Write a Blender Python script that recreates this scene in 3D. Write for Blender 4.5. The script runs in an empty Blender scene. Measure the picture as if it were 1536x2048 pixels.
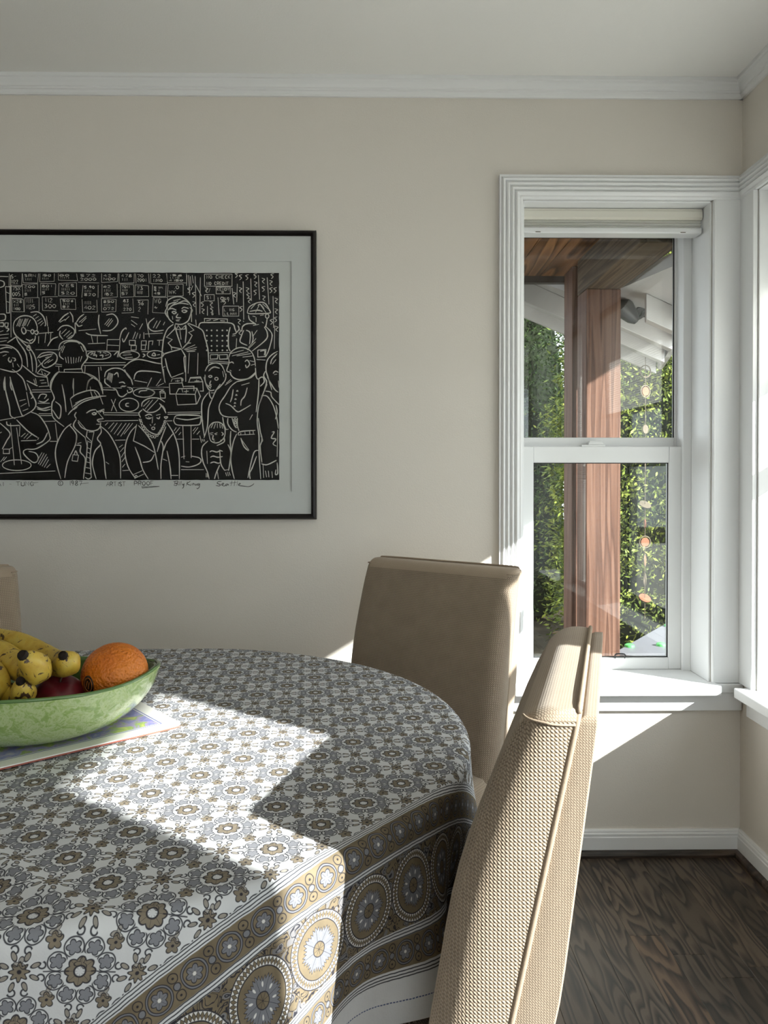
import bpy, bmesh, math, random
from mathutils import Vector, Matrix
R = math.radians
sc = bpy.context.scene
col = sc.collection

# ------------------------------------------------------------------ camera, sky, sun, exposure
FPX, HOR, SHIFT = 1538.0, 945.0, 65.58
cam_d = bpy.data.cameras.new('camera')
cam_d.sensor_fit = 'VERTICAL'
cam_d.sensor_height = 36.0
cam_d.lens = FPX / 2048 * 36.0
cam_d.shift_y = -SHIFT / 2048
cam_d.clip_start = 0.02
cam = bpy.data.objects.new('camera', cam_d)
col.objects.link(cam)
cam.location = (0, 0, 1.21)
cam.rotation_euler = (R(90 - 0.5), 0, R(-0.8))
sc.camera = cam

world = bpy.data.worlds.new('sky')
sc.world = world
world.use_nodes = True
bg = world.node_tree.nodes['Background']
bg.inputs[0].default_value = (0.90, 0.95, 1.0, 1)
bg.inputs[1].default_value = 1.9

sun_d = bpy.data.lights.new('sun', 'SUN')
sun_d.energy = 10.0
sun_d.angle = R(0.7)
sun_d.color = (1.0, 0.98, 0.95)
sun = bpy.data.objects.new('sun', sun_d)
col.objects.link(sun)
SUN_DIR = Vector((-1, 0.72, -0.617)).normalized()
sun.rotation_euler = SUN_DIR.to_track_quat('-Z', 'Y').to_euler()
sun.location = (6, -3, 6)

vs = sc.view_settings
vs.view_transform = 'Standard'
vs.look = 'None'
vs.exposure = 0.9
vs.gamma = 1.0
vs.use_curve_mapping = False
try:
    sc.cycles.max_bounces = 8
    sc.cycles.diffuse_bounces = 5
    sc.cycles.glossy_bounces = 3
    sc.cycles.transparent_max_bounces = 14
    sc.cycles.use_adaptive_sampling = True
    sc.cycles.adaptive_threshold = 0.05
    sc.cycles.use_denoising = True
    sc.cycles.sample_clamp_indirect = 6.0
    sc.cycles.caustics_reflective = False
    sc.cycles.caustics_refractive = False
except Exception:
    pass

# ------------------------------------------------------------------ mesh helpers
class MB:
    """collects faces into one mesh"""
    def __init__(s):
        s.v = []; s.f = []; s.uv = {}
    def poly(s, pts, faces):
        b = len(s.v)
        s.v += [tuple(p) for p in pts]
        s.f += [tuple(b + i for i in f) for f in faces]
        return b
    def box(s, x0, x1, y0, y1, z0, z1):
        p = [(x, y, z) for x in (x0, x1) for y in (y0, y1) for z in (z0, z1)]
        s.poly(p, [(0, 1, 3, 2), (4, 6, 7, 5), (0, 4, 5, 1), (2, 3, 7, 6), (0, 2, 6, 4), (1, 5, 7, 3)])
        return s
    def loft(s, rings, cap=True, closed=True):
        n = len(rings[0]); b = len(s.v)
        for r in rings: s.v += [tuple(p) for p in r]
        m = n if closed else n - 1
        for i in range(len(rings) - 1):
            for j in range(m):
                k = (j + 1) % n
                s.f.append((b + i * n + j, b + i * n + k, b + (i + 1) * n + k, b + (i + 1) * n + j))
        if cap and closed:
            s.f.append(tuple(b + j for j in reversed(range(n))))
            s.f.append(tuple(b + (len(rings) - 1) * n + j for j in range(n)))
        return s
    def tube(s, pts, rad, n=8, cap=True, closed=False):
        pts = [Vector(p) for p in pts]
        rs = rad if isinstance(rad, (list, tuple)) else [rad] * len(pts)
        rings = []; up = None; N = len(pts)
        for i, p in enumerate(pts):
            if closed: d = pts[(i + 1) % N] - pts[i - 1]
            else: d = pts[min(i + 1, N - 1)] - pts[max(i - 1, 0)]
            d.normalize()
            if up is None:
                a = Vector((0, 0, 1)) if abs(d.z) < .9 else Vector((1, 0, 0))
                up = d.cross(a).normalized()
            up = (up - d * up.dot(d)).normalized()
            w = d.cross(up)
            rings.append([p + (up * math.cos(2 * math.pi * j / n) + w * math.sin(2 * math.pi * j / n)) * rs[i] for j in range(n)])
        if closed: rings.append(rings[0]); cap = False
        return s.loft(rings, cap)
    def prism(s, poly, z0, z1):
        n = len(poly)
        return s.loft([[(x, y, z0) for x, y in poly], [(x, y, z1) for x, y in poly]])
    def mesh(s, name):
        me = bpy.data.meshes.new(name)
        me.from_pydata(s.v, [], s.f)
        me.update()
        return me
    def build(s, name, mat=None, parent=None, smooth=False, fix=True):
        me = s.mesh(name)
        if fix:
            bm = bmesh.new(); bm.from_mesh(me)
            bmesh.ops.recalc_face_normals(bm, faces=bm.faces)
            bm.to_mesh(me); bm.free()
        if smooth is True:
            for p in me.polygons: p.use_smooth = True
        elif smooth:
            for p in me.polygons: p.use_smooth = True
            me.set_sharp_from_angle(angle=R(smooth))
        return link(name, me, mat, parent)

def link(name, data, mat=None, parent=None):
    o = bpy.data.objects.new(name, data)
    col.objects.link(o)
    if mat is not None:
        if len(data.materials) == 0: data.materials.append(mat)
    if parent is not None: o.parent = parent
    return o

def empty(name, loc=(0, 0, 0), rz=0.0):
    o = bpy.data.objects.new(name, None)
    col.objects.link(o)
    o.location = loc; o.rotation_euler = (0, 0, rz)
    o.empty_display_size = .05
    return o

def tag(o, label=None, cat=None, group=None, kind=None):
    if label: o['label'] = label
    if cat: o['category'] = cat
    if group: o['group'] = group
    if kind: o['kind'] = kind
    return o

def bevel(o, w=.004, seg=2, ang=40):
    m = o.modifiers.new('bevel', 'BEVEL')
    m.width = w; m.segments = seg; m.limit_method = 'ANGLE'; m.angle_limit = R(ang)
    return o

def catmull(pts, k=6, closed=False):
    P = [Vector(p) for p in pts]
    if len(P) < 3: return P
    out = []
    n = len(P)
    for i in range(n if closed else n - 1):
        if closed: a, b, c, d = P[i - 1], P[i], P[(i + 1) % n], P[(i + 2) % n]
        else: a, b, c, d = P[max(i - 1, 0)], P[i], P[i + 1], P[min(i + 2, n - 1)]
        for j in range(k):
            t = j / k
            out.append(.5 * ((2 * b) + (c - a) * t + (2 * a - 5 * b + 4 * c - d) * t * t + (3 * b - a - 3 * c + d) * t ** 3))
    if not closed: out.append(P[-1])
    return out

# ------------------------------------------------------------------ node helpers
class V:
    """a socket (or number) with arithmetic that writes math nodes"""
    nt = None
    def __init__(s, x): s.x = x
    @staticmethod
    def m(op, *a, clamp=False):
        n = V.nt.nodes.new('ShaderNodeMath'); n.operation = op; n.use_clamp = clamp
        for i, q in enumerate(a):
            q = q.x if isinstance(q, V) else q
            if isinstance(q, (int, float)): n.inputs[i].default_value = q
            else: V.nt.links.new(q, n.inputs[i])
        return V(n.outputs[0])
    def __add__(s, o): return V.m('ADD', s, o)
    __radd__ = __add__
    def __sub__(s, o): return V.m('SUBTRACT', s, o)
    def __rsub__(s, o): return V.m('SUBTRACT', o, s)
    def __mul__(s, o): return V.m('MULTIPLY', s, o)
    __rmul__ = __mul__
    def __truediv__(s, o): return V.m('DIVIDE', s, o)
    def __neg__(s): return V.m('MULTIPLY', s, -1)
def vabs(a): return V.m('ABSOLUTE', a)
def vmin(a, b): return V.m('MINIMUM', a, b)
def vmax(a, b): return V.m('MAXIMUM', a, b)
def vsin(a): return V.m('SINE', a)
def vcos(a): return V.m('COSINE', a)
def vfmod(a, p): return V.m('FLOORED_MODULO', a, p)
def vlen(a, b): return V.m('SQRT', a * a + b * b)
def vatan2(a, b): return V.m('ARCTAN2', a, b)
def vlt(a, b, w):  # 1 where a<b, soft over w
    return V.m('MULTIPLY_ADD', V.m('SUBTRACT', b, a), 1.0 / w, .5, clamp=True)
def vor(a, b): return vmax(a, b)
def vand(a, b): return a * b

def newmat(name):
    m = bpy.data.materials.new(name)
    m.use_nodes = True
    nt = m.node_tree
    b = nt.nodes['Principled BSDF']
    V.nt = nt
    return m, nt, b
def node(nt, t, **kw):
    n = nt.nodes.new(t)
    for k, v in kw.items():
        if k in n.inputs and not hasattr(type(n), k): n.inputs[k].default_value = v
        else: setattr(n, k, v)
    return n
def mix(nt, fac, a, b):
    n = nt.nodes.new('ShaderNodeMix'); n.data_type = 'RGBA'
    for i, q in ((0, fac), (6, a), (7, b)):
        q = q.x if isinstance(q, V) else q
        if isinstance(q, (int, float)): n.inputs[i].default_value = q
        elif isinstance(q, tuple): n.inputs[i].default_value = (*q[:3], 1)
        else: nt.links.new(q, n.inputs[i])
    return n.outputs[2]
def ramp(nt, fac, stops, interp='LINEAR'):
    n = nt.nodes.new('ShaderNodeValToRGB')
    cr = n.color_ramp; cr.interpolation = interp
    while len(cr.elements) < len(stops): cr.elements.new(.5)
    for e, (p, c) in zip(cr.elements, stops):
        e.position = p; e.color = (*c, 1) if len(c) == 3 else c
    nt.links.new(fac.x if isinstance(fac, V) else fac, n.inputs[0])
    return n.outputs[0]
def bump(nt, b, h, strength=.3, dist=.002, normal=None):
    n = nt.nodes.new('ShaderNodeBump')
    n.inputs['Strength'].default_value = strength
    n.inputs['Distance'].default_value = dist
    nt.links.new(h.x if isinstance(h, V) else h, n.inputs['Height'])
    if normal is not None: nt.links.new(normal, n.inputs['Normal'])
    nt.links.new(n.outputs[0], b.inputs['Normal'])
    return n.outputs[0]
def noise(nt, vec, scale, detail=3, rough=.5, dist=0.0):
    n = nt.nodes.new('ShaderNodeTexNoise')
    n.inputs['Scale'].default_value = scale; n.inputs['Detail'].default_value = detail
    n.inputs['Roughness'].default_value = rough; n.inputs['Distortion'].default_value = dist
    if vec is not None: nt.links.new(vec, n.inputs['Vector'])
    return n.outputs['Fac']
def pos(nt): return nt.nodes.new('ShaderNodeNewGeometry').outputs['Position']
def objco(nt): return nt.nodes.new('ShaderNodeTexCoord').outputs['Object']
def sep(nt, vec):
    n = nt.nodes.new('ShaderNodeSeparateXYZ'); nt.links.new(vec, n.inputs[0])
    return V(n.outputs[0]), V(n.outputs[1]), V(n.outputs[2])
def comb(nt, x, y, z):
    n = nt.nodes.new('ShaderNodeCombineXYZ')
    for i, q in enumerate((x, y, z)):
        q = q.x if isinstance(q, V) else q
        if isinstance(q, (int, float)): n.inputs[i].default_value = q
        else: nt.links.new(q, n.inputs[i])
    return n.outputs[0]

def plain(name, c, rough=.5, spec=.5, metal=0.0, var=0.0, vscale=8.0, bscale=0, bstr=.2, bdist=.001, coat=0.0):
    m, nt, b = newmat(name)
    b.inputs['Roughness'].default_value = rough
    b.inputs['Specular IOR Level'].default_value = spec
    b.inputs['Metallic'].default_value = metal
    b.inputs['Coat Weight'].default_value = coat
    if var > 0:
        f = noise(nt, objco(nt), vscale, 4)
        lo = tuple(max(0, q * (1 - var)) for q in c); hi = tuple(min(1, q * (1 + var)) for q in c)
        nt.links.new(ramp(nt, f, [(.3, lo), (.7, hi)]), b.inputs['Base Color'])
    else:
        f = noise(nt, objco(nt), 3.0, 2)
        nt.links.new(ramp(nt, f, [(0, tuple(q * .985 for q in c)), (1, c)]), b.inputs['Base Color'])
    if bscale: bump(nt, b, noise(nt, objco(nt), bscale, 2), bstr, bdist)
    return m

M = {}
def wallpaint(name, c):
    m, nt, b = newmat(name)
    p = pos(nt)
    b.inputs['Roughness'].default_value = .62
    b.inputs['Specular IOR Level'].default_value = .3
    nt.links.new(ramp(nt, noise(nt, p, 1.3, 2), [(.2, tuple(q * .98 for q in c)), (.8, c)]), b.inputs['Base Color'])
    bump(nt, b, noise(nt, p, 210, 2, .6), .35, .0012)
    return m
M['wall'] = wallpaint('beige_wall_paint', (.72, .68, .62))
M['ceiling'] = wallpaint('ceiling_paint', (.87, .865, .84))
M['trim'] = plain('white_trim_paint', (.80, .81, .815), .38, .45)
M['sash'] = plain('white_vinyl', (.74, .75, .75), .3, .5)
M['frame'] = plain('black_lacquer', (.007, .005, .005), .3, .35)
M['matboard'] = plain('white_matboard', (.72, .75, .74), .8, .2)
M['paper'] = plain('print_paper', (.72, .75, .73), .85, .2)
M['ink'] = plain('black_ink', (.004, .005, .007), .6, .12)
M['line'] = plain('bare_paper_lines', (.72, .72, .66), .8, .2)
M['pencil'] = plain('pencil', (.07, .07, .07), .6, .3)
M['blind'] = plain('cream_shade_fabric', (.74, .72, .64), .8, .2)
def shadecloth():
    m, nt, b = newmat('translucent_shade')
    f = noise(nt, objco(nt), 300, 2)
    nt.links.new(ramp(nt, f, [(.3, (.76, .75, .71)), (.7, (.81, .80, .76))]), b.inputs['Base Color'])
    b.inputs['Roughness'].default_value = .9
    tl = nt.nodes.new('ShaderNodeBsdfTranslucent'); tl.inputs[0].default_value = (.93, .93, .91, 1)
    mx = nt.nodes.new('ShaderNodeMixShader'); mx.inputs[0].default_value = .62
    nt.links.new(b.outputs[0], mx.inputs[1]); nt.links.new(tl.outputs[0], mx.inputs[2])
    nt.links.new(mx.outputs[0], nt.nodes['Material Output'].inputs[0])
    return m
M['shadecloth'] = shadecloth()
M['black'] = plain('black_plastic', (.015, .015, .016), .4)
M['white_out'] = plain('white_exterior_paint', (.50, .495, .485), .6, .3, var=.05, vscale=5)
M['leg'] = plain('dark_stained_wood', (.035, .02, .013), .35)
M['copper'] = plain('copper', (.20, .075, .036), .6, .3, metal=.0, var=.2, vscale=30)
M['brass'] = plain('aged_ring', (.12, .095, .06), .5, .4, metal=.3)
M['green_pad'] = plain('green_plastic', (.10, .55, .13), .35)
M['bench'] = plain('white_garden_board', (.165, .17, .19), .5, .3, var=.06, vscale=6)
M['soil'] = plain('garden_soil', (.06, .05, .035), .95, .1, var=.4, vscale=5)
M['bark'] = plain('bark', (.10, .07, .05), .9, .1, var=.3, vscale=20)
M['pink'] = plain('pink_petals', (.75, .45, .62), .7, .2)
M['room'] = plain('far_room_paint', (.70, .68, .63), .7, .2)

def glassmat(name, tint=(1, 1, 1), refl=1.0):
    m = bpy.data.materials.new(name); m.use_nodes = True
    nt = m.node_tree
    for n in list(nt.nodes): nt.nodes.remove(n)
    out = nt.nodes.new('ShaderNodeOutputMaterial')
    tr = nt.nodes.new('ShaderNodeBsdfTransparent'); tr.inputs[0].default_value = (*tint, 1)
    gl = nt.nodes.new('ShaderNodeBsdfGlossy'); gl.inputs['Roughness'].default_value = 0.0
    gl.inputs[0].default_value = (refl, refl, refl, 1)
    lw = nt.nodes.new('ShaderNodeLayerWeight'); lw.inputs[0].default_value = .5
    V.nt = nt      # thin-pane reflectance, the same from either side
    fr = V.m('MULTIPLY_ADD', V.m('POWER', V(lw.outputs['Facing']), 5.0), .96, .04, clamp=True)
    mx = nt.nodes.new('ShaderNodeMixShader')
    nt.links.new(fr.x, mx.inputs[0]); nt.links.new(tr.outputs[0], mx.inputs[1]); nt.links.new(gl.outputs[0], mx.inputs[2])
    nt.links.new(mx.outputs[0], out.inputs[0])
    return m
M['glass'] = glassmat('window_glass', (.96, .98, .97))
M['pglass'] = glassmat('picture_glass', (.99, .99, .99), .35)

def woodmat(name, cols, scale=(14, 1.2, 14), band=9.0, rough=.45, spec=.5, per_object=True, fine=.5, swap=None, det=1.5, edge=1.25):
    """contours of a stretched noise give the cathedral grain"""
    m, nt, b = newmat(name)
    p = pos(nt)
    x, y, z = sep(nt, p)
    if swap == 'z': y, z = z, y
    if swap == 'x': x, y = y, x
    if per_object:
        rnd = V(nt.nodes.new('ShaderNodeObjectInfo').outputs['Random'])
        off = rnd * 37.0
    else:
        rnd = None; off = 0.0
    v1 = comb(nt, x * scale[0] + off, y * scale[1] + off, z * scale[2])
    n1 = V(noise(nt, v1, 1.0, det, .5))
    ring = vfmod(n1 * band, 1.0)
    ring = vmin(ring * edge, (1.0 - ring) * 6.0)
    v2 = comb(nt, x * scale[0] * 14 + off, y * scale[1] * 5, z * scale[2] * 14)
    n2 = V(noise(nt, v2, 1.0, 3, .6))
    g = V.m('MULTIPLY_ADD', n2 - .5, fine, ring, clamp=True)
    c = ramp(nt, g, [(0.0, cols[0]), (.35, cols[1]), (.8, cols[2]), (1.0, cols[3])])
    if rnd is not None:
        tint = ramp(nt, rnd, [(0, (.62, .60, .58)), (.35, (.9, .9, .9)), (.7, (1.1, 1.05, 1.0)), (1, (1.45, 1.2, 1.0))])
        mm = nt.nodes.new('ShaderNodeMix'); mm.data_type = 'RGBA'; mm.blend_type = 'MULTIPLY'
        mm.inputs[0].default_value = 1
        nt.links.new(c, mm.inputs[6]); nt.links.new(tint, mm.inputs[7]); c = mm.outputs[2]
    nt.links.new(c, b.inputs['Base Color'])
    b.inputs['Roughness'].default_value = rough
    b.inputs['Specular IOR Level'].default_value = spec
    bump(nt, b, g, .25, .0006)
    return m
M['oak'] = woodmat('dark_oak', [(.007, .0055, .005), (.030, .022, .016), (.066, .049, .036), (.092, .070, .052)], scale=(12, 1.9, 12), band=12, rough=.42, det=2.2, edge=1.8, fine=.7)
M['shoe'] = woodmat('dark_oak_moulding', [(.012, .008, .006), (.03, .02, .014), (.06, .04, .027), (.08, .055, .04)], scale=(1.2, 14, 14), per_object=False, rough=.4)
M['cedar'] = woodmat('cedar', [(.075, .036, .024), (.12, .060, .040), (.155, .082, .056), (.18, .10, .07)], scale=(22, 22, .8), band=6, rough=.7, spec=.2, per_object=False)
M['soffit'] = woodmat('cedar_soffit', [(.10, .04, .015), (.22, .10, .04), (.32, .15, .06), (.42, .21, .09)], scale=(12, 1.0, 5), band=5, rough=.6, spec=.2)

# woven upholstery, uv in metres
def weave(name, c_hi, c_lo, per=.0042, depth=.0011, strength=.8):
    m, nt, b = newmat(name)
    uv = nt.nodes.new('ShaderNodeUVMap').outputs[0]
    u, v, _ = sep(nt, uv)
    k = 2 * math.pi / per
    a = vsin(u * k + vsin(v * 300.0) * .25); c = vsin(v * k)
    h = V.m('MULTIPLY_ADD', a * c, .5, .5)
    yarn = vabs(vsin(u * (k * .5))) * vabs(vsin(v * (k * .5)))
    h = h * .55 + yarn * .45
    n2 = V(noise(nt, uv, 900, 2))
    n3 = V(noise(nt, uv, 30, 3))
    f = V.m('MULTIPLY_ADD', h, .8, n2 * .25 + n3 * .15 - .1, clamp=True)
    nt.links.new(ramp(nt, f, [(.1, c_lo), (.75, c_hi)]), b.inputs['Base Color'])
    b.inputs['Roughness'].default_value = .85
    b.inputs['Specular IOR Level'].default_value = .25
    b.inputs['Sheen Weight'].default_value = .15
    bump(nt, b, h + n2 * .2, strength, depth)
    return m
M['weave'] = weave('tan_basket_weave', (.43, .345, .26), (.155, .115, .078), depth=.0016, strength=1.0)
M['twill'] = weave('tan_twill_panel', (.46, .37, .28), (.26, .195, .14), per=.003, depth=.0006, strength=.5)
M['welt'] = plain('tan_welt_cord', (.35, .275, .205), .85, .2, bscale=900, bstr=.4)

# ------------------------------------------------------------------ the room
WX, WY, CZ = 1.165, 2.42, 2.44          # right wall, back wall, ceiling
LX, RY = -3.8, -3.4                     # left wall, rear wall
TH = .22                                # outer wall thickness
SILL, HEAD = .545, 2.067                # window opening bottom and top

def struct(o): o['kind'] = 'structure'; return o

def wall_holes(name, along, a0, a1, p0, p1, holes, mat):
    """wall along 'x' or 'y' from a0 to a1, thickness p0..p1, holes (b0,b1,z0,z1)"""
    m = MB()
    def bx(b0, b1, z0, z1):
        if b1 - b0 < 1e-4 or z1 - z0 < 1e-4: return
        if along == 'x': m.box(b0, b1, p0, p1, z0, z1)
        else: m.box(p0, p1, b0, b1, z0, z1)
    cur = a0
    for b0, b1, z0, z1 in sorted(holes):
        bx(cur, b0, 0, CZ); bx(b0, b1, 0, z0); bx(b0, b1, z1, CZ); cur = b1
    bx(cur, a1, 0, CZ)
    return struct(m.build(name, mat))

BW = (.469, 1.069)                              # back window opening
RW = [(1.12, 2.316), (.56, 1.02), (-.24, .457)]  # openings of the right wall, the middle one added
wall_holes('wall_back', 'x', LX - TH, WX + TH, WY, WY + TH, [(BW[0], BW[1], SILL, HEAD)], M['wall'])
wall_holes('wall_right', 'y', RY - TH, WY, WX, WX + TH, [(a, b, SILL, HEAD) for a, b in RW] + [(-3.3, -.52, .02, 2.25)], M['wall'])
wall_holes('wall_left', 'y', RY - TH, WY, LX - TH, LX, [], M['wall'])
wall_holes('wall_rear', 'x', LX, WX, RY - TH, RY, [(-.5, .95, .02, 2.12)], M['wall'])
struct(MB().box(LX - TH, WX + TH, RY - TH, WY + TH, CZ, CZ + .12).build('ceiling', M['ceiling']))

# floor: slab and oak planks laid towards the back wall
floor = struct(MB().box(LX - TH, WX + TH, RY - TH, WY + TH, -.16, -.012).build('floor', M['leg']))
pm = {}
def plank_mesh(L):
    L = round(L, 2)
    if L not in pm:
        w, e, g = .0826, .0008, .0003
        m = MB()
        m.loft([[(g, g, -.012), (w - g, g, -.012), (w - g, L - g, -.012), (g, L - g, -.012)],
                [(g, g, -e), (w - g, g, -e), (w - g, L - g, -e), (g, L - g, -e)],
                [(g + e, g + e, 0), (w - g - e, g + e, 0), (w - g - e, L - g - e, 0), (g + e, L - g - e, 0)]])
        pm[L] = m.mesh('plank')
        pm[L].materials.append(M['oak'])
    return pm[L]
rng = random.Random(4)
x = WX - .0826
LENS = (.9, 1.2, 1.5)
n_pl = 0
rest = MB()
while x > LX:
    y = WY - rng.uniform(.35, 1.3)
    y1 = WY
    first = True
    while y1 > RY + .02:
        if first: L = round(y1 - y, 2)
        else: L = rng.choice(LENS)
        y0 = y1 - L
        if y0 < RY: y0 = RY; L = round(y1 - y0, 2)
        if x > -1.3 and y1 > -.8:
            o = link('plank', plank_mesh(L), None, floor); o.location = (x, y1 - L, 0)
        else:
            rest.box(x + .001, x + .0816, y1 - L + .001, y1 - .001, -.012, 0)
        y1 -= L; first = False
    x -= .0826
o = rest.build('far_planks', M['oak'], floor); o['kind'] = 'stuff'

# crown moulding, baseboards, shoe mouldings (profile: distance from wall, height)
def run(name, prof, segs, mat, parent=None, smooth=False):
    """prof (p,z); segs: list of (kind, a0, a1) along back wall 'x' or right wall 'y'"""
    m = MB()
    for kind, a0, a1 in segs:
        if kind == 'x':
            r = [[(a, WY - p, z) for p, z in prof] for a in (a0, a1)]
        else:
            r = [[(WX - p, a, z) for p, z in prof] for a in (a0, a1)]
        m.loft(r)
    return m.build(name, mat, parent, smooth=smooth)
crown = [(0, CZ), (.034, CZ), (.034, CZ - .011), (.029, CZ - .013), (.028, CZ - .019), (.024, CZ - .026), (.021, CZ - .034),
         (.017, CZ - .036), (.017, CZ - .041), (.013, CZ - .043), (.011, CZ - .051), (.008, CZ - .056), (0, CZ - .056)]
struct(run('trim_1', crown, [('x', LX, WX)], M['trim']))
struct(run('trim_2', crown, [('y', RY, WY)], M['trim']))
base = [(0, 0), (.014, 0), (.014, .057), (.011, .059), (.011, .064), (.013, .066), (.012, .069), (.008, .071), (.009, .075), (.006, .080), (0, .080)]
struct(run('baseboard_back', base, [('x', LX, WX)], M['trim']))
struct(run('baseboard_right', base, [('y', RY, WY)], M['trim']))
shoe = [(.0145, .0005), (.031, .0005), (.031, .008), (.028, .014), (.022, .018), (.0145, .019)]
struct(run('trim_3', shoe, [('x', LX, WX - .015)], M['shoe']))
struct(run('trim_4', shoe, [('y', RY, WY - .015)], M['shoe']))

# fluted casings: o = distance out from the opening, t = thickness
def flute_profile(w, n=4):
    pr = [(0, 0), (0, .010), (.006, .014), (.010, .014)]
    a, b = .012, w - .006
    st = (b - a) / n
    for i in range(n):
        s0 = a + i * st
        for k in range(1, 6):
            u = k / 6
            pr.append((s0 + st * u, .0145 + .0065 * math.sin(math.pi * u)))
        pr.append((s0 + st, .0135))
    pr += [(w, .016), (w, 0)]
    return pr

def make_window(name, loc, rz, w, h, plain_right=True, shade=None, shade_label=None, flute_left=True, lock=True):
    """local x along wall, y outwards, z up from the sill; a double-hung sash window"""
    root = empty(name, loc, rz); root['kind'] = 'structure'
    m = MB()   # reveal lining and jamb liners
    m.box(0, .006, 0, TH, 0, h).box(w - .006, w, 0, TH, 0, h).box(0, w, 0, TH, h - .006, h).box(0, w, .151, TH, -.006, .004)
    m.box(.006, .028, .135, TH, 0, h).box(w - .034, w - .006, .135, TH, 0, h).box(.028, w - .034, .145, TH, h - .05, h - .006)
    m.box(.028, w - .034, .185, .189, .745, .755)
    bevel(m.build('jamb', M['trim'], root), .0015, 1)
    zr = .752
    # lower sash, nearer
    x0, x1 = .026, w - .034
    s = MB()
    s.box(x0, x0 + .042, .148, .178, 0.004, zr).box(x1 - .042, x1, .148, .178, .004, zr)
    s.box(x0 + .042, x1 - .042, .148, .178, .004, .042).box(x0 + .042, x1 - .042, .148, .178, zr - .054, zr)
    lo = bevel(s.build('lower_sash', M['sash'], root), .002, 2)
    g = MB().box(x0 + .04, x1 - .04, .162, .166, .04, zr - .052)
    g.build('pane', M['glass'], lo)
    gk = MB()   # dark gasket round the lower pane
    a0, a1, b0, b1 = x0 + .042, x1 - .042, .042, zr - .054
    for q in ((a0, a0 + .003, b0, b1), (a1 - .003, a1, b0, b1), (a0, a1, b0, b0 + .003), (a0, a1, b1 - .003, b1)):
        gk.box(q[0], q[1], .156, .161, q[2], q[3])
    gk.build('gasket', M['black'], lo)
    # upper sash, farther
    s = MB()
    x0, x1 = .010, w - .012
    s.box(x0, x0 + .030, .190, .214, zr - .03, h - .006).box(x1 - .030, x1, .190, .214, zr - .03, h - .006)
    s.box(x0 + .03, x1 - .03, .190, .214, zr - .02, zr + .032).box(x0 + .03, x1 - .03, .190, .214, h - .055, h - .006)
    up = bevel(s.build('upper_sash', M['sash'], root), .002, 2)
    MB().box(x0 + .028, x1 - .028, .200, .204, zr + .03, h - .05).build('pane', M['glass'], up)
    gk = MB()
    a0, a1, b0, b1 = x0 + .030, x1 - .030, zr + .032, h - .055
    for q in ((a0, a0 + .004, b0, b1), (a1 - .004, a1, b0, b1), (a0, a1, b1 - .004, b1)):
        gk.box(q[0], q[1], .195, .199, q[2], q[3])
    gk.build('gasket', M['black'], up)
    if lock:
        lk = MB()
        c = w * .45
        lk.box(c - .040, c + .040, .150, .180, zr, zr + .006)
        lk.loft([[(c - .018, .152, zr + .006), (c + .036, .152, zr + .006), (c + .036, .176, zr + .006), (c - .018, .176, zr + .006)],
                 [(c - .012, .155, zr + .019), (c + .030, .155, zr + .019), (c + .030, .172, zr + .019), (c - .012, .172, zr + .019)]])
        bevel(lk.build('sash_lock', M['sash'], root), .0015, 2)
        la = MB()
        c = w * .60
        la.tube(catmull([(c - .016, .150, .040), (c - .017, .146, .052), (c - .010, .146, .056), (c + .010, .146, .056), (c + .017, .146, .052), (c + .016, .150, .040)], 3), .0022, 6)
        la.build('latch', M['black'], root, smooth=True)
    # stool, its set-back return, apron
    s = MB().box(-.03, w + .012, -.056, -.0005, -.028, .002).box(.0062, w - .0062, -.0005, .1475, -.02, .002)
    bevel(s.build('window_sill', M['trim'], root), .003, 2)
    s = MB().box(w + .0125, w + .094, -.024, -.0005, -.028, -.001)
    bevel(s.build('sill_return', M['trim'], root), .002, 2)
    s = MB().box(-.03, w + .094, -.017, -.0005, -.086, -.0285)
    bevel(s.build('apron', M['trim'], root), .002, 2)
    # fluted casing on the left and over the head, flat board with a bead on the right
    pl = flute_profile(.074)
    m = MB()
    if flute_left:
        m.loft([[(-o, -t, 0) for o, t in pl], [(-o, -t, h + o) for o, t in pl], [(w + .0955, -t, h + o) for o, t in pl]], cap=True)
    else:
        m.loft([[(-.0955, -t, h + o) for o, t in pl], [(w + .0955, -t, h + o) for o, t in pl]])
        f = MB().box(-.0955, -.003, -.012, -.0005, 0, h); f.box(-.007, -.001, -.016, -.0005, 0, h)
        bevel(f.build('side_casing', M['trim'], root), .0015, 1)
    m.build('casing', M['trim'], root, smooth=30)
    f = MB().box(w + .003, w + .0955, -.012, -.0005, 0, h)
    f.box(w + .001, w + .007, -.016, -.0005, 0, h)
    bevel(f.build('side_casing', M['trim'], root), .0015, 1)
    if shade is not None:
        t = empty('cellular_shade', Matrix.Translation(loc) @ Matrix.Rotation(rz, 4, 'Z') @ Vector((0, 0, 0)), rz)
        tag(t, shade_label, 'window shade')
        zt = h - .007
        m = MB()
        m.loft([[(xx, .052, zt - .001), (xx, .052, zt - .006), (xx, .048, zt - .010), (xx, .047, zt - .030), (xx, .053, zt - .036), (xx, .104, zt - .036), (xx, .104, zt - .001)] for xx in (.009, w - .009)])
        m.build('headrail', M['blind'], t)
        zb = shade
        m = MB()
        n = max(2, int((zt - .036 - zb) / .011))
        fr = [(.058, zt - .036)]
        for i in range(n):
            za = zt - .036 - (zt - .036 - zb - .016) * i / n; zc = zt - .036 - (zt - .036 - zb - .016) * (i + 1) / n
            fr += [(.053, (za + zc) / 2), (.060, zc)]
        m.loft([[(xx, y, z) for y, z in fr] for xx in (.012, w - .012)], cap=False, closed=False)
        m.build('pleated_fabric', M['shadecloth'], t, fix=False)
        m = MB()
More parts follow.
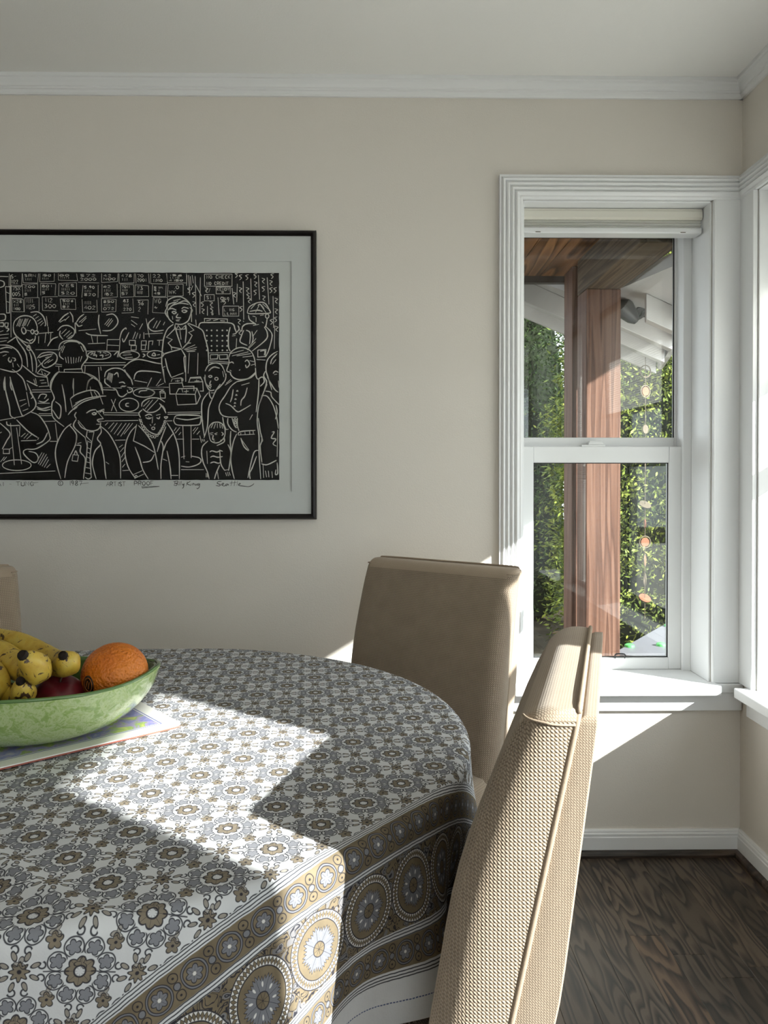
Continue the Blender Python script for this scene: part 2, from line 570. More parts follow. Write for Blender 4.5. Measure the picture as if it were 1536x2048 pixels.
        m.loft([[(xx, .050, zb + .016), (xx, .047, zb + .012), (xx, .048, zb + .002), (xx, .052, zb - .002), (xx, .100, zb - .002), (xx, .104, zb + .004), (xx, .104, zb + .016)] for xx in (.009, w - .012)])
        br = m.build('bottom_rail', M['sash'], t)
        for xx in (w * .10, w * .88):
            k = MB().box(xx - .008, xx + .008, .0465, .049, zb - .0005, zb + .0012)
            k.build('clip', M['brass'], br)
    return root

H = HEAD - SILL
make_window('window_1', (BW[0], WY, SILL), 0, BW[1] - BW[0], H, shade=1.982 - SILL,
            shade_label='cream cellular shade drawn up at the head of the back wall window')
make_window('window_2', (WX, RW[0][1], SILL), R(-90), RW[0][1] - RW[0][0], H, flute_left=False, shade=1.495 - SILL,
            shade_label='cellular shade half lowered in the right wall window nearest the corner', lock=False)
make_window('added_window', (WX, RW[1][1], SILL), R(-90), RW[1][1] - RW[1][0], H, flute_left=False, shade=.02,  # unseen window and drawn shade, added as a soft light from the right
            shade_label='added cellular shade fully lowered in the added middle window to diffuse sunlight', lock=False)
make_window('window_4', (WX, RW[2][1], SILL), R(-90), RW[2][1] - RW[2][0], H, flute_left=False, lock=False)
# unseen glass doors, added behind the camera to brighten the room
def big_glazing(name, pts, w, h, n):
    root = empty(name, pts[0], pts[1]); root['kind'] = 'structure'
    f = MB()
    f.box(0, w, .05, .11, 0, .06).box(0, w, .05, .11, h - .06, h)
    for i in range(n + 1):
        c = .03 + (w - .06) * i / n
        f.box(c - .03, c + .03, .05, .11, .06, h - .06)
    f.build('frame', M['sash'], root)
    for i in range(n):
        a = .06 + (w - .06) * i / n; b = (w - .06) * (i + 1) / n
        MB().box(a, b, .078, .082, .06, h - .06).build('pane', M['glass'], root)
big_glazing('added_door_2', ((WX, -.52, .02), R(-90)), 2.78, 2.23, 3)
big_glazing('added_door_1', ((.95, RY, .02), R(180)), 1.45, 2.10, 2)

# ------------------------------------------------------------------ outside
struct(MB().box(-14, 14, -14, 16, -.30, -.16).build('ground', M['soil']))
struct(MB().box(WX + TH + .01, 9, -9, 3.0, -.159, -.10).build('bounce_patio', plain('pale_concrete', (.70, .68, .64), .85, .2, var=.08, vscale=2)))  # unseen pale paving, added to bounce sunlight in through the right windows
struct(MB().box(-9, WX + TH, -9, RY - TH - .01, -.159, -.10).build('bounce_terrace', bpy.data.materials['pale_concrete']))  # same added paving behind the rear wall, for bounced light
# eave of this house over the right wall
EV = MB()
EV.loft([[(WX + TH, y, 2.36), (1.93, y, 2.225), (1.955, y, 2.225), (1.955, y, 2.36), (WX + TH, y, 2.52)] for y in (-4.2, 3.2)])
tag(EV.build('roof_eave', M['white_out']), 'white painted eave overhanging the right wall windows', 'eave', kind='structure')

def bplank(x0, x1, y0, y1, z0, z1, name, mat, parent): 
    return bevel(MB().box(x0, x1, y0, y1, z0, z1).build(name, mat, parent), .002, 1)
for i, (y0, lab) in enumerate(((3.30, 'square brown cedar post standing nearest the back wall window'), (3.54, 'square brown cedar post just behind the nearest porch post'))):
    p = bevel(MB().box(.917, 1.066, y0, y0 + .15, -.16, 2.0 if i == 0 else 2.16).build('porch_post', M['cedar']), .004, 2)
    tag(p, lab, 'post', 'cedar porch posts')
bm_ = bevel(MB().box(.917, 1.066, WY + TH + .001, 3.45, 2.001, 2.158).build('porch_beam', woodmat('cedar_beam', [(.05, .034, .022), (.085, .058, .036), (.11, .078, .05), (.14, .10, .065)], scale=(20, .8, 20), band=6, rough=.7, spec=.2, per_object=False)), .004, 2)
tag(bm_, 'dark brown porch beam running from the house to the cedar post', 'beam')
pr_ = empty('porch_ceiling', (0, 3.2, 2.16)); pr_['kind'] = 'structure'
xx = 1.066
while xx > -1.2:
    o = MB().box(xx - .128, xx - .002, WY + TH + .001, 3.72, 2.161, 2.18).build('plank', M['soffit'], pr_)
    o.location = (0, -3.2, -2.16)
    xx -= .13
o = MB().box(-1.2, 1.10, WY + TH + .001, 3.75, 2.181, 2.26).build('roof_deck', M['leg'], pr_); o.location = (0, -3.2, -2.16)
o = MB().box(-1.2, 1.10, 3.721, 3.76, 2.13, 2.26).build('edge_board', M['leg'], pr_); o.location = (0, -3.2, -2.16)

# white gable roof of the outbuilding: underside plane through three points
P1, P2, P3 = Vector((1.75, 4.75, 1.92)), Vector((1.28, 3.1, 1.92)), Vector((.864, 4.45, 2.208))
nrm = (P2 - P1).cross(P3 - P1).normalized()
if nrm.z < 0: nrm = -nrm
def onroof(x, y): return P1.z - ((x - P1.x) * nrm.x + (y - P1.y) * nrm.y) / nrm.z
er = empty('outbuilding_roof', (1.4, 4.2, 1.92)); tag(er, 'white painted gable eave with exposed rafters beyond the cedar posts', 'roof')
def rel(o): o.location = (-1.4, -4.2, -1.92); return o
poly = [(1.75, 4.75), (1.186, 2.77), (1.085, 2.77), (1.085, 3.82), (.30, 3.82), (.05, 4.17)]
r0 = [(x, y, onroof(x, y)) for x, y in poly]; r1 = [(x, y, z + .05) for x, y, z in r0]
rel(MB().loft([r0, r1]).build('roof_boards', M['white_out'], er))
du = (P3 - P1).normalized()
def rafter(start, length, wdt, dep, name):
    side = Vector((P2 - P1)).normalized() * wdt
    a = Vector(start); b = a + du * length
    rg = []
    for q in (a, b):
        rg.append([q, q + side, q + side - Vector((0, 0, dep)), q - Vector((0, 0, dep))])
    return rel(bevel(MB().loft(rg).build(name, M['white_out'], er), .003, 1))
ed = (P2 - P1)
rafter(P1, 1.9, .045, .10, 'bargeboard')
for k, L in ((.30, 1.0), (.56, .52), (.80, .20)):
    rafter(P1 + ed * k - Vector((0, 0, .001)), L, .09, .11, 'rafter')
rg = []
for q in (P1 + Vector((.012, 0, 0)), P2 + Vector((.012, 0, 0))):
    rg.append([q + Vector((0, 0, -.07)), q + Vector((.03, 0, -.07)), q + Vector((.03, 0, .07)), q + Vector((0, 0, .07))])
rel(MB().loft(rg).build('fascia', M['white_out'], er))

# black spotlight under the rafters
sp = empty('spotlight', (1.225, 3.6, 1.925)); tag(sp, 'black outdoor spotlight fixed under the white eave', 'spotlight')
def disc_tube(m, c, d, r0, r1, L, n=14):
    c = Vector(c); d = Vector(d).normalized()
    m.tube([c, c + d * L], [r0, r1], n)
m = MB(); disc_tube(m, (.045, 0, .048), (-.25, -.5, -.8), .036, .034, .014); m.build('mount', M['black'], sp, smooth=30)
m = MB(); m.tube(catmull([(.042, -.006, .038), (.025, -.02, .012), (-.005, -.03, .0)], 4), .009, 8); m.build('arm', M['black'], sp, smooth=True)
m = MB(); m.tube([(-.0, -.03, -.01), (-.02, -.035, .005), (-.06, -.05, .04), (-.085, -.06, .06)], [.018, .032, .046, .05], 14); m.build('lamp_head', M['black'], sp, smooth=30)

# copper rain chain
RC = Vector((1.634, 4.6, 0))
def px_z(py, Y): return 1.21 - (py - 945) / 1538 * Y
ch = empty('rain_chain', (RC.x, RC.y, px_z(1240, 4.6))); tag(ch, 'hanging garden chain of copper discs and rings', 'chain')
zb = px_z(1240, 4.6)
def ring_mesh(r, tr, n=20):
    m = MB(); m.tube([(r * math.cos(2 * math.pi * i / n), 0, r * math.sin(2 * math.pi * i / n)) for i in range(n)], tr, 6, closed=True); return m
m = MB(); m.tube([(0, 0, 0), (0, 0, px_z(690, 4.6) - zb)], .0022, 6); m.build('wire', M['brass'], ch)
items = [(742, 'ring', 15), (782, 'both', 25), (858, 'disc_dark', 35), (932, 'ring', 70), (1010, 'flat', 0), (1048, 'disc', 80), (1085, 'both', 10), (1122, 'both', 62), (1160, 'ring', 80), (1198, 'flatc', 0)]
for py, kd, ang in items:
    z = px_z(py, 4.6) - zb
    if kd in ('ring', 'both'):
        o = ring_mesh(.036, .0035).build('ring', M['brass'], ch, smooth=True); o.location = (0, 0, z); o.rotation_euler = (0, 0, R(ang))
    if kd in ('disc', 'both', 'disc_dark'):
        m = MB(); m.tube([(0, -.003, 0), (0, .003, 0)], .027, 18)
        o = m.build('disc', M['brass'] if kd == 'disc_dark' else M['copper'], ch); o.location = (0, 0, z); o.rotation_euler = (0, 0, R(ang))
    if kd in ('flat', 'flatc'):
        m = MB(); m.tube([(0, 0, -.012), (0, 0, 0), (0, 0, .004)], [.018, .036, .036], 18)
        o = m.build('cup', M['brass'] if kd == 'flat' else M['copper'], ch, smooth=30); o.location = (0, 0, z); o.rotation_euler = (R(35), R(10), 0)

# white garden table with green pads
GA = math.atan2(.65, .478)
gt = empty('garden_table', (1.09, 3.474, -.16), GA); tag(gt, 'low pale garden table with green round pads outside the window', 'table')
bevel(MB().box(0, 1.15, -.75, 0, .53, .55).build('table_top', M['bench'], gt), .004, 2)
for a, b in ((.06, -.06), (1.09, -.06), (.06, -.69), (1.09, -.69)):
    MB().box(a - .025, a + .025, b - .025, b + .025, 0, .53).build('leg', M['bench'], gt)
ca, sa = math.cos(GA), math.sin(GA)
for wx, wy in ((1.205, 3.595), (1.362, 3.614), (1.575, 4.07), (1.75, 3.85)):
    dx, dy = wx - 1.09, wy - 3.474
    lx, ly = dx * ca + dy * sa, -dx * sa + dy * ca
    m = MB(); m.tube([(lx, ly, .5505), (lx, ly, .560), (lx, ly, .566)], [.024, .022, .010], 14)
    m.build('pad', M['green_pad'], gt, smooth=30)

# cedar hedge trees: trunk and sprays of scale leaves
def leafmat(name, c0, c1, c2):
    m, nt, b = newmat(name)
    f = noise(nt, pos(nt), 9, 3)
    a = V(nt.nodes.new('ShaderNodeTexCoord').outputs['Generated']) 
    nt.links.new(ramp(nt, f, [(.3, c0), (.5, c1), (.75, c2)]), b.inputs['Base Color'])
    b.inputs['Roughness'].default_value = .6
    b.inputs['Specular IOR Level'].default_value = .25
    return m
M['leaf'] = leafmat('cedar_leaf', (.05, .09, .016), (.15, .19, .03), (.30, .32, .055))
M['leaf_shaded'] = leafmat('shaded_cedar_leaf', (.02, .05, .014), (.045, .085, .02), (.10, .15, .03))  # darker copy of the leaf, with the trees' shade put into its colour
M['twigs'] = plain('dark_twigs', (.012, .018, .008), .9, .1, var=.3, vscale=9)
def tree(name, label, loc, h, rad, n, mat, seed, blossoms=0, zlo=.05):
    t = empty(name, loc); tag(t, label, 'tree', 'hedge trees beyond the porch')
    rg = random.Random(seed)
    MB().tube([(0, 0, 0), (.03, 0, h * .5), (0, .02, h * .9)], [.07, .05, .015], 8).build('trunk', M['bark'], t, smooth=True)
    vs_, fs_ = [], []
    clumps = []
    for i in range(int(n / 26)):
        u = rg.random() ** .8
        zz = zlo + u * (h - zlo)
        rr = rad * (1 - (zz / h) ** 2.2) ** .5 * (.78 + .3 * rg.random())
        a = rg.uniform(-math.pi * 1.15, .35)     # camera and sun side denser
        clumps.append((Vector((math.cos(a) * rr, math.sin(a) * rr, zz)), a, rg.uniform(.04, .11)))
    for c, a, s in clumps:
        for k in range(26):
            p = c + Vector((rg.gauss(0, s), rg.gauss(0, s), rg.gauss(0, s * .8)))
            d = Vector((math.cos(a) + rg.gauss(0, .6), math.sin(a) + rg.gauss(0, .6), rg.gauss(-.1, .7))).normalized()
            sd = d.cross(Vector((rg.gauss(0, 1), rg.gauss(0, 1), rg.gauss(0, 1)))).normalized()
            L = rg.uniform(.022, .050); w = L * .20
            b = len(vs_)
            for (al, sw) in ((0, .3), (.45, 1.0), (1, 0)):
                if sw == 0: vs_.append(tuple(p + d * L))
                else:
                    vs_.append(tuple(p + d * L * al + sd * w * sw)); vs_.append(tuple(p + d * L * al - sd * w * sw))
            fs_.append((b, b + 1, b + 3, b + 2)); fs_.append((b + 2, b + 3, b + 4))
    me = bpy.data.meshes.new('foliage'); me.from_pydata(vs_, [], fs_); me.update()
    link('foliage', me, mat, t)['kind'] = 'stuff'
    # inner mass that closes the crown
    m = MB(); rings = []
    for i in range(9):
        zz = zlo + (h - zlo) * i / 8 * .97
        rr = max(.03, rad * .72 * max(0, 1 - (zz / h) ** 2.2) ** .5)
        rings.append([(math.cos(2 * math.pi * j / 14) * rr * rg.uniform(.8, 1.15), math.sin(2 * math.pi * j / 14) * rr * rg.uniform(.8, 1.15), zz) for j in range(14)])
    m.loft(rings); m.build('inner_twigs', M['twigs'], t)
    if blossoms:
        vs_, fs_ = [], []
        for i in range(blossoms):
            p = Vector((-.35 + rg.gauss(0, .12), -rad * 1.02, 1.5 + rg.gauss(0, .35)))
            for k in range(5):
                a = 2 * math.pi * k / 5; b = len(vs_); r = .022
                vs_ += [tuple(p), tuple(p + Vector((math.cos(a) * r, -.008, math.sin(a) * r))), tuple(p + Vector((math.cos(a + 1.0) * r, -.008, math.sin(a + 1.0) * r)))]
                fs_.append((b, b + 1, b + 2))
        me = bpy.data.meshes.new('blossoms'); me.from_pydata(vs_, [], fs_); me.update()
        link('blossoms', me, M['pink'], t)['kind'] = 'stuff'
    return t
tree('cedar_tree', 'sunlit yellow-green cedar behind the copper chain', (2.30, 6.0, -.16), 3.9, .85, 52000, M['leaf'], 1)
tree('cedar_tree', 'shaded dark green tree with pink blossoms left of the cedar posts', (1.30, 7.6, -.16), 4.2, .85, 30000, M['leaf_shaded'], 2, 40)
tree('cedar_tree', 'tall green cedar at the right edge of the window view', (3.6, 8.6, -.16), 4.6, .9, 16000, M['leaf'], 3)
tree('cedar_tree', 'dark evergreen behind the gap between the posts', (-.7, 7.9, -.16), 4.6, .9, 9000, M['leaf_shaded'], 5)

# ------------------------------------------------------------------ dining table and cloth
TC1, TC2, TY, TR, TOP = -.464, -.60, 1.39, .632, .748   # two end centres (x), centre y, radius, top height
def race(r, n=40):
    p = [(TC1 + r * math.cos(a), TY + r * math.sin(a)) for a in [(-90 + 180 * i / n) * math.pi / 180 for i in range(n + 1)]]
    p += [(TC2 + r * math.cos(a), TY + r * math.sin(a)) for a in [(90 + 180 * i / n) * math.pi / 180 for i in range(n + 1)]]
    return p
tcx = (TC1 + TC2) / 2
tb = empty('dining_table', (tcx, TY, 0)); tag(tb, 'round dark wood dining table under the patterned cloth', 'table')
def reltb(o): o.location = (-tcx, -TY, 0); return o
reltb(bevel(MB().prism(race(TR), TOP - .032, TOP - .002).build('table_top', M['leg'], tb), .006, 3))
reltb(MB().prism(race(TR - .07), TOP - .09, TOP - .033).build('apron', M['leg'], tb))
m = MB(); prof = [(.11, .66), (.06, .60), (.05, .48), (.075, .36), (.08, .28), (.05, .22), (.07, .16), (.07, .10)]
m.loft([[(math.cos(2 * math.pi * j / 20) * r, math.sin(2 * math.pi * j / 20) * r, z) for j in range(20)] for r, z in prof])
m.build('pedestal', M['leg'], tb, smooth=40)
for k in range(4):
    a = math.pi / 4 + k * math.pi / 2
    m = MB(); c, s = math.cos(a), math.sin(a)
    m.tube([(c * .04, s * .04, .14), (c * .2, s * .2, .13), (c * .36, s * .36, .06), (c * .42, s * .42, .022)], [.035, .034, .028, .022], 8)
    m.build('foot', M['leg'], tb, smooth=True)

# cloth: flat grid in cloth coordinates (s,t) laid over the racetrack top
TH_C = R(40)
CU = Vector((math.sin(TH_C), math.cos(TH_C))); CN = Vector((math.cos(TH_C), -math.sin(TH_C)))
HS, HT, HS0, HT0 = .882, .996, .906, .956       # half sizes: +s, +t, -s, -t
def cloth_mesh(step=.0085):
    ns = int((HS + HS0) / step); nt_ = int((HT + HT0) / step)
    verts, uvs, faces = [], [], []
    e = .018; zt = TOP + .0015; RR = TR + .004
    def smooth01(x): x = max(0, min(1, x)); return x * x * (3 - 2 * x)
    for i in range(ns + 1):
        s = -HS0 + (HS + HS0) * i / ns
        for j in range(nt_ + 1):
            t = -HT0 + (HT + HT0) * j / nt_
            x = TC1 + CN.x * s + CU.x * t; y = TY + CN.y * s + CU.y * t
            cx = min(max(x, TC2), TC1)
            dx, dy = x - cx, y - TY
            r = math.hypot(dx, dy)
            D = r - RR
            # slight rumples of the cloth on the top
            wr = .0011 * math.sin(9 * x + 5 * y) * math.sin(4 * x - 11 * y + 1) + .0065 * math.exp(-((x * .565 + y * .826 - .504 + .01 * math.sin(14 * x)) / .017) ** 2) * smooth01((-.17 - x) * 7) + .003 * math.exp(-((x * .40 + y * .916 - .585) / .013) ** 2) * smooth01((-.30 - x) * 7)
            if D <= -e:
                verts.append((x, y, zt + .0012 + wr))
            else:
                ux, uy = dx / r, dy / r
                a = D + e
                arc = e * math.pi / 2
                # running coordinate round the rim
                phi = math.atan2(uy, ux)
                if a < arc:
                    th = a / e
                    out = RR - e + e * math.sin(th); z = zt - e + e * math.cos(th); hang = 0
                else:
                    hang = a - arc
                    k = smooth01(hang / .22)
                    # fuller folds where the corners hang
                    full = smooth01((hang - .05) / .5)
                    w1 = math.sin(phi * 13 + .9 * math.sin(phi * 3 + 1) + 3.4)
                    w2 = math.sin(phi * 29 + 1.3 * math.sin(phi * 5))
                    amp = .016 * k + .045 * full
                    fl = .02 * hang + amp * w1 + .0025 * k * w2
                    fl = max(fl, -.030 * k)
                    out = RR + fl + .004 * k
                    dz = hang * (.975 + .02 * full) - .03 * abs(w1) * full * hang
                    z = zt - e - dz
                rr_w = smooth01((a) / .03)
                verts.append((cx + ux * out, TY + uy * out, max(z, .02) + (.0012 + wr) * (1 - rr_w)))
            uvs.append((s, t))
    W = nt_ + 1
    for i in range(ns):
        for j in range(nt_):
            faces.append((i * W + j, (i + 1) * W + j, (i + 1) * W + j + 1, i * W + j + 1))
    me = bpy.data.meshes.new('tablecloth')
    me.from_pydata(verts, [], faces); me.update()
    ul = me.uv_layers.new(name='UVMap')
    for lp in me.loops: ul.data[lp.index].uv = uvs[lp.vertex_index]
    for p in me.polygons: p.use_smooth = True
    return me

def cloth_material():
    m, nt, b = newmat('block_printed_cotton')
    uv = nt.nodes.new('ShaderNodeUVMap').outputs[0]
    # hand printed wobble
    wob = nt.nodes.new('ShaderNodeTexNoise'); wob.inputs['Scale'].default_value = 60; wob.inputs['Detail'].default_value = 2
    nt.links.new(uv, wob.inputs['Vector'])
    vm = nt.nodes.new('ShaderNodeVectorMath'); vm.operation = 'MULTIPLY_ADD'
    nt.links.new(wob.outputs['Color'], vm.inputs[0]); vm.inputs[1].default_value = (.0022, .0022, 0); nt.links.new(uv, vm.inputs[2])
    s, t, _ = sep(nt, vm.outputs[0])
    s = s - .0011; t = t - .0011
    DARK, GREY = (.022, .022, .032), (.185, .19, .215)
    P = .085
    PI = math.pi
    def lat(ox, oy, per=P):
        a = vfmod(s + ox, per) - per / 2
        c = vfmod(t + oy, per) - per / 2
        return a, c
    dark = None; tan = None; grey = None
    def add(acc, q): return q if acc is None else vmax(acc, q)
    LW = .0018
    def line(d, w=LW): return vlt(vabs(d), w * .5, .0009)
    # ---- medallion of eight petals with eight ring flowers round it
    x, y = lat(0, 0)
    r = vlen(x, y); th = vatan2(y, x)
    pet = .0122 + vabs(vcos(th * 4)) * .0034
    dark = add(dark, line(r - pet))
    tan = add(tan, vlt(r, pet, .001) * (1.0 - vlt(r, .0055, .001)))
    dark = add(dark, line(vabs(vsin(th * 4)) * r, .0012) * vlt(r, pet, .001) * (1.0 - vlt(r, .003, .001)))
    dark = add(dark, line(r - .0058))
    ph = vfmod(th, PI / 4) - PI / 8
    rx = r * vcos(ph) - .0262; ry = r * vsin(ph)
    q = vlen(rx, ry); qa = vatan2(ry, rx)
    dark = add(dark, line(q - .0097, .0015) * (1.0 - vlt(rx, -.0080, .001)))
    fl = .0050 + vabs(vcos(qa * 2.5)) * .0028
    dark = add(dark, line(q - fl, .0013))
    grey = add(grey, vlt(q, fl, .0008))
    # stroke through the medallion along the cloth's diagonal
    d1 = (x + y) * .7071
    d2 = (x - y) * .7071
    dark = add(dark, line(d2, .0014) * vlt(vabs(d1), .037, .001) * (1.0 - vlt(r, .011, .001)))
    # ---- dark flower on the cell corners, with curls and leaves
    x, y = lat(P / 2, P / 2)
    r = vlen(x, y); th = vatan2(y, x)
    fl = .0082 + vcos(th * 8) * .0020
    dark = add(dark, line(r - fl, .0018))
    tan = add(tan, vlt(r, fl, .001))
    dark = add(dark, vlt(r, .0022, .001))
    ph = vfmod(th, PI / 4) - PI / 8
    rx = r * vcos(ph) - .0165; ry = r * vsin(ph)
    lf = vlen(rx, ry * 2.0)
    dark = add(dark, line(lf - .0050, .0017))
    tan = add(tan, vlt(lf, .0050, .001) * .8)
    ph4 = vfmod(th, PI / 2) - PI / 4
    cx = r * vcos(ph4) - .0215; cy = vabs(r * vsin(ph4)) - .0066
    cu = vlen(cx, cy)
    dark = add(dark, line(cu - .0036) * (1.0 - vlt(cx - cy, -.0028, .001)))
    # ---- yellow flowers on the cell edges
    for ox, oy in ((P / 2, 0), (0, P / 2)):
        x, y = lat(ox, oy)
        r = vlen(x, y); th = vatan2(y, x)
        fl = .0050 + vabs(vcos(th * 2.5)) * .0036
        dark = add(dark, line(r - fl, .0013))
        tan = add(tan, vlt(r, fl, .001))
        dark = add(dark, vlt(r, .0016, .0008))
    # small sprigs in the remaining gaps
    x, y = lat(P / 4 + .006, P / 4 - .006, P / 2)
    r = vlen(x, y); th = vatan2(y, x)
    sg = .0046 + vcos(th * 3) * .0026
    dark = add(dark, line(r - sg, .0012)); tan = add(tan, vlt(r, sg, .001) * .7)
    # ---- distance from the hem
    es = vmin(HS - s, s + HS0); et = vmin(HT - t, t + HT0)
    q = vmin(es, et) / .86
    side = V.m('LESS_THAN', es, et)
    al = (t * side + s * (1.0 - side)) / .86          # coordinate along the border
    inner = 1.0 - vlt(q, .322, .001)
    dark = dark * inner; tan = tan * inner; grey = grey * inner
    # ---- narrow flower bands
    bandA = vlt(vabs(q - .1055), .0225, .001); bandB = vlt(vabs(q - .2855), .0225, .001)
    nb = vmax(bandA, bandB)
    qq = (q - .1055) * bandA + (q - .2855) * bandB
    PB = .052
    x = vfmod(al, PB) - PB / 2
    r = vlen(x, qq); th = vatan2(qq, x)
    fl = .0078 + vabs(vcos(th * 3)) * .0040
    dB = line(r - fl, .0014)
    dB = vmax(dB, line(r - .0155, .0013))
    dB = vmax(dB, line(r - .0185, .0012))
    gB = vmax(vlt(r, fl, .001) * (1.0 - vlt(r, .0028, .001)), vlt(vabs(r - .0170), .0015, .001))
    wB = vlt(r, .0025, .001)
    dB = vmax(dB, line(vabs(vsin(th * 3)) * r, .001) * vlt(r, fl, .001) * (1.0 - wB))
    x2 = vfmod(al + PB / 2, PB) - PB / 2
    y2 = vabs(qq)
    r2 = vlen(x2, y2 - .0125)
    dB = vmax(dB, line(r2 - .0065, .0013)); dB = vmax(dB, vlt(r2, .0016, .0008))
    r3 = vlen(x2, y2); dB = vmax(dB, line(r3 - .0048, .0013)); gB = vmax(gB, vlt(r3, .0045, .001))
    # ---- wide band of ringed medallions
    wb = vlt(vabs(q - .1965), .0555, .001)
    qw = q - .1965
    PW = .108
    x = vfmod(al, PW) - PW / 2
    r = vlen(x, qw); th = vatan2(qw, x)
    ringw = vlt(vabs(r - .0465), .0058, .0008)
    dW = line(r - .0405, .0018); dW = vmax(dW, line(r - .0526, .0018) )
    zig = vabs(vfmod(th * 26 / (2 * PI), 1.0) - .5) * 4 - 1.0      # -1..1 triangle
    zz = vabs(vabs(r - .0465) - vabs(zig) * .0052)
    dW = vmax(dW, line(zz, .0016) * ringw)
    tanR = vlt(vabs(r - .0465), vabs(zig) * .0046, .001) * ringw
    saw = vabs(vfmod(th * 36 / (2 * PI), 1.0) - .5) * 2
    gear = .0255 + saw * .0055 + vcos(th * 8) * .0018
    gW = vlt(r, gear, .001) * (1.0 - vlt(r, .0105, .001))
    dW = vmax(dW, line(r - gear, .0016))
    dW = vmax(dW, line(vabs(vsin(th * 4)) * r, .0020) * vlt(r, .028, .001))
    dW = vmax(dW, line(r - .0105, .0015))
    whW = vlt(vlen(r - .0195, (vfmod(th, PI / 4) - PI / 8) * .0195 * 2.2), .0034, .001)
    inside = vlt(r, .0405, .001)
    # curling foliage between the rings
    nc = V(noise(nt, vm.outputs[0], 62, 1.0, .4, .8))
    fr_ = vfmod(nc * 7.0, 1.0)
    outm = (1.0 - vlt(r, .0530, .001))
    curl = vlt(vabs(fr_ - .5), .13, .10)
    dW = vmax(dW, curl * outm)
    gW = vmax(gW, outm * vlt(.55, nc, .02) * .8)
    # ---- ruled lines between the bands, stitch on the hem
    lines = None
    for c in (.1335, .2575, .3155):
        for o_ in (-.0046, .0, .0046):
            lines = add(lines, line(q - (c + o_), .0017))
    for o_ in (.069, .0735, .0785): lines = add(lines, line(q - o_, .0019))
    dash = V.m('GREATER_THAN', vfmod(al, .0058), .0016)
    stitch = line(q - .034, .0017) * dash
    # ---- assemble
    weavec = V(noise(nt, uv, 420, 2))
    blot = V(noise(nt, uv, 35, 3))
    c = ramp(nt, V(noise(nt, uv, 14, 3)), [(.3, (.58, .59, .61)), (.7, (.655, .665, .68))])
    ground = ramp(nt, blot, [(.3, (.145, .115, .075)), (.7, (.205, .162, .105))])
    c = mix(nt, tan * .92, c, ground)
    c = mix(nt, grey * .92, c, GREY)
    bandg = vmax(nb, wb)
    c = mix(nt, bandg, c, ground)
    c = mix(nt, vmax(nb * gB, wb * gW) * .95, c, GREY)
    white = vmax(nb * wB, wb * vmax(ringw * (1.0 - tanR), whW * inside))
    c = mix(nt, white, c, (.66, .65, .63))
    c = mix(nt, vmax(vmax(dark, nb * dB), vmax(wb * dW, lines)) * .95, c, DARK)
    c = mix(nt, stitch, c, (.05, .08, .20))
    nt.links.new(c, b.inputs['Base Color'])
    b.inputs['Roughness'].default_value = .85
    b.inputs['Specular IOR Level'].default_value = .2
    w1 = V(noise(nt, uv, 45, 4, .55))
    bump(nt, b, w1 * 1.0 + weavec * .12, .35, .0035)
    return m
cl = link('tablecloth', cloth_mesh(), cloth_material())
tag(cl, 'white cotton tablecloth block-printed in tan, grey and black with medallion borders', 'tablecloth')

# ------------------------------------------------------------------ upholstered dining chairs
def planar_uv(me):
    ul = me.uv_layers.new(name='UVMap')
    for p in me.polygons:
        n = p.normal
        ax = max(range(3), key=lambda i: abs(n[i]))
        for li in p.loop_indices:
            c = me.vertices[me.loops[li].vertex_index].co
            ul.data[li].uv = ((c.y, c.z), (c.x, c.z), (c.x, c.y))[ax]
CH_TOP, CH_W = .965, .468
def back_front(z):      # front face of the back cushion, forward = +y
    u = max(0, min(1, (z - .43) / (CH_TOP - .43)))
    T = [(0, .070), (.2, .075), (.41, .079), (.63, .081), (.86, .063), (1.0, .038)]
    for i in range(len(T) - 1):
        if u <= T[i + 1][0]: break
    (u0, t0), (u1, t1) = T[i], T[i + 1]
    m0 = (t1 - T[i - 1][1]) / (u1 - T[i - 1][0]) if i > 0 else (t1 - t0) / (u1 - u0)
    m1 = (T[i + 2][1] - t0) / (T[i + 2][0] - u0) if i + 2 < len(T) else 1.35 * (t1 - t0) / (u1 - u0)
    k = (u - u0) / (u1 - u0); L = u1 - u0
    th = (2 * k ** 3 - 3 * k * k + 1) * t0 + (k ** 3 - 2 * k * k + k) * L * m0 + (3 * k * k - 2 * k ** 3) * t1 + (k ** 3 - k * k) * L * m1
    return -(z - .45) * .205 + th
def back_mid(z): return -(z - .45) * .205 - .012
def back_rear(z): return back_mid(z) - .020 - .024 * max(0, min(1, (CH_TOP - z) / .30))
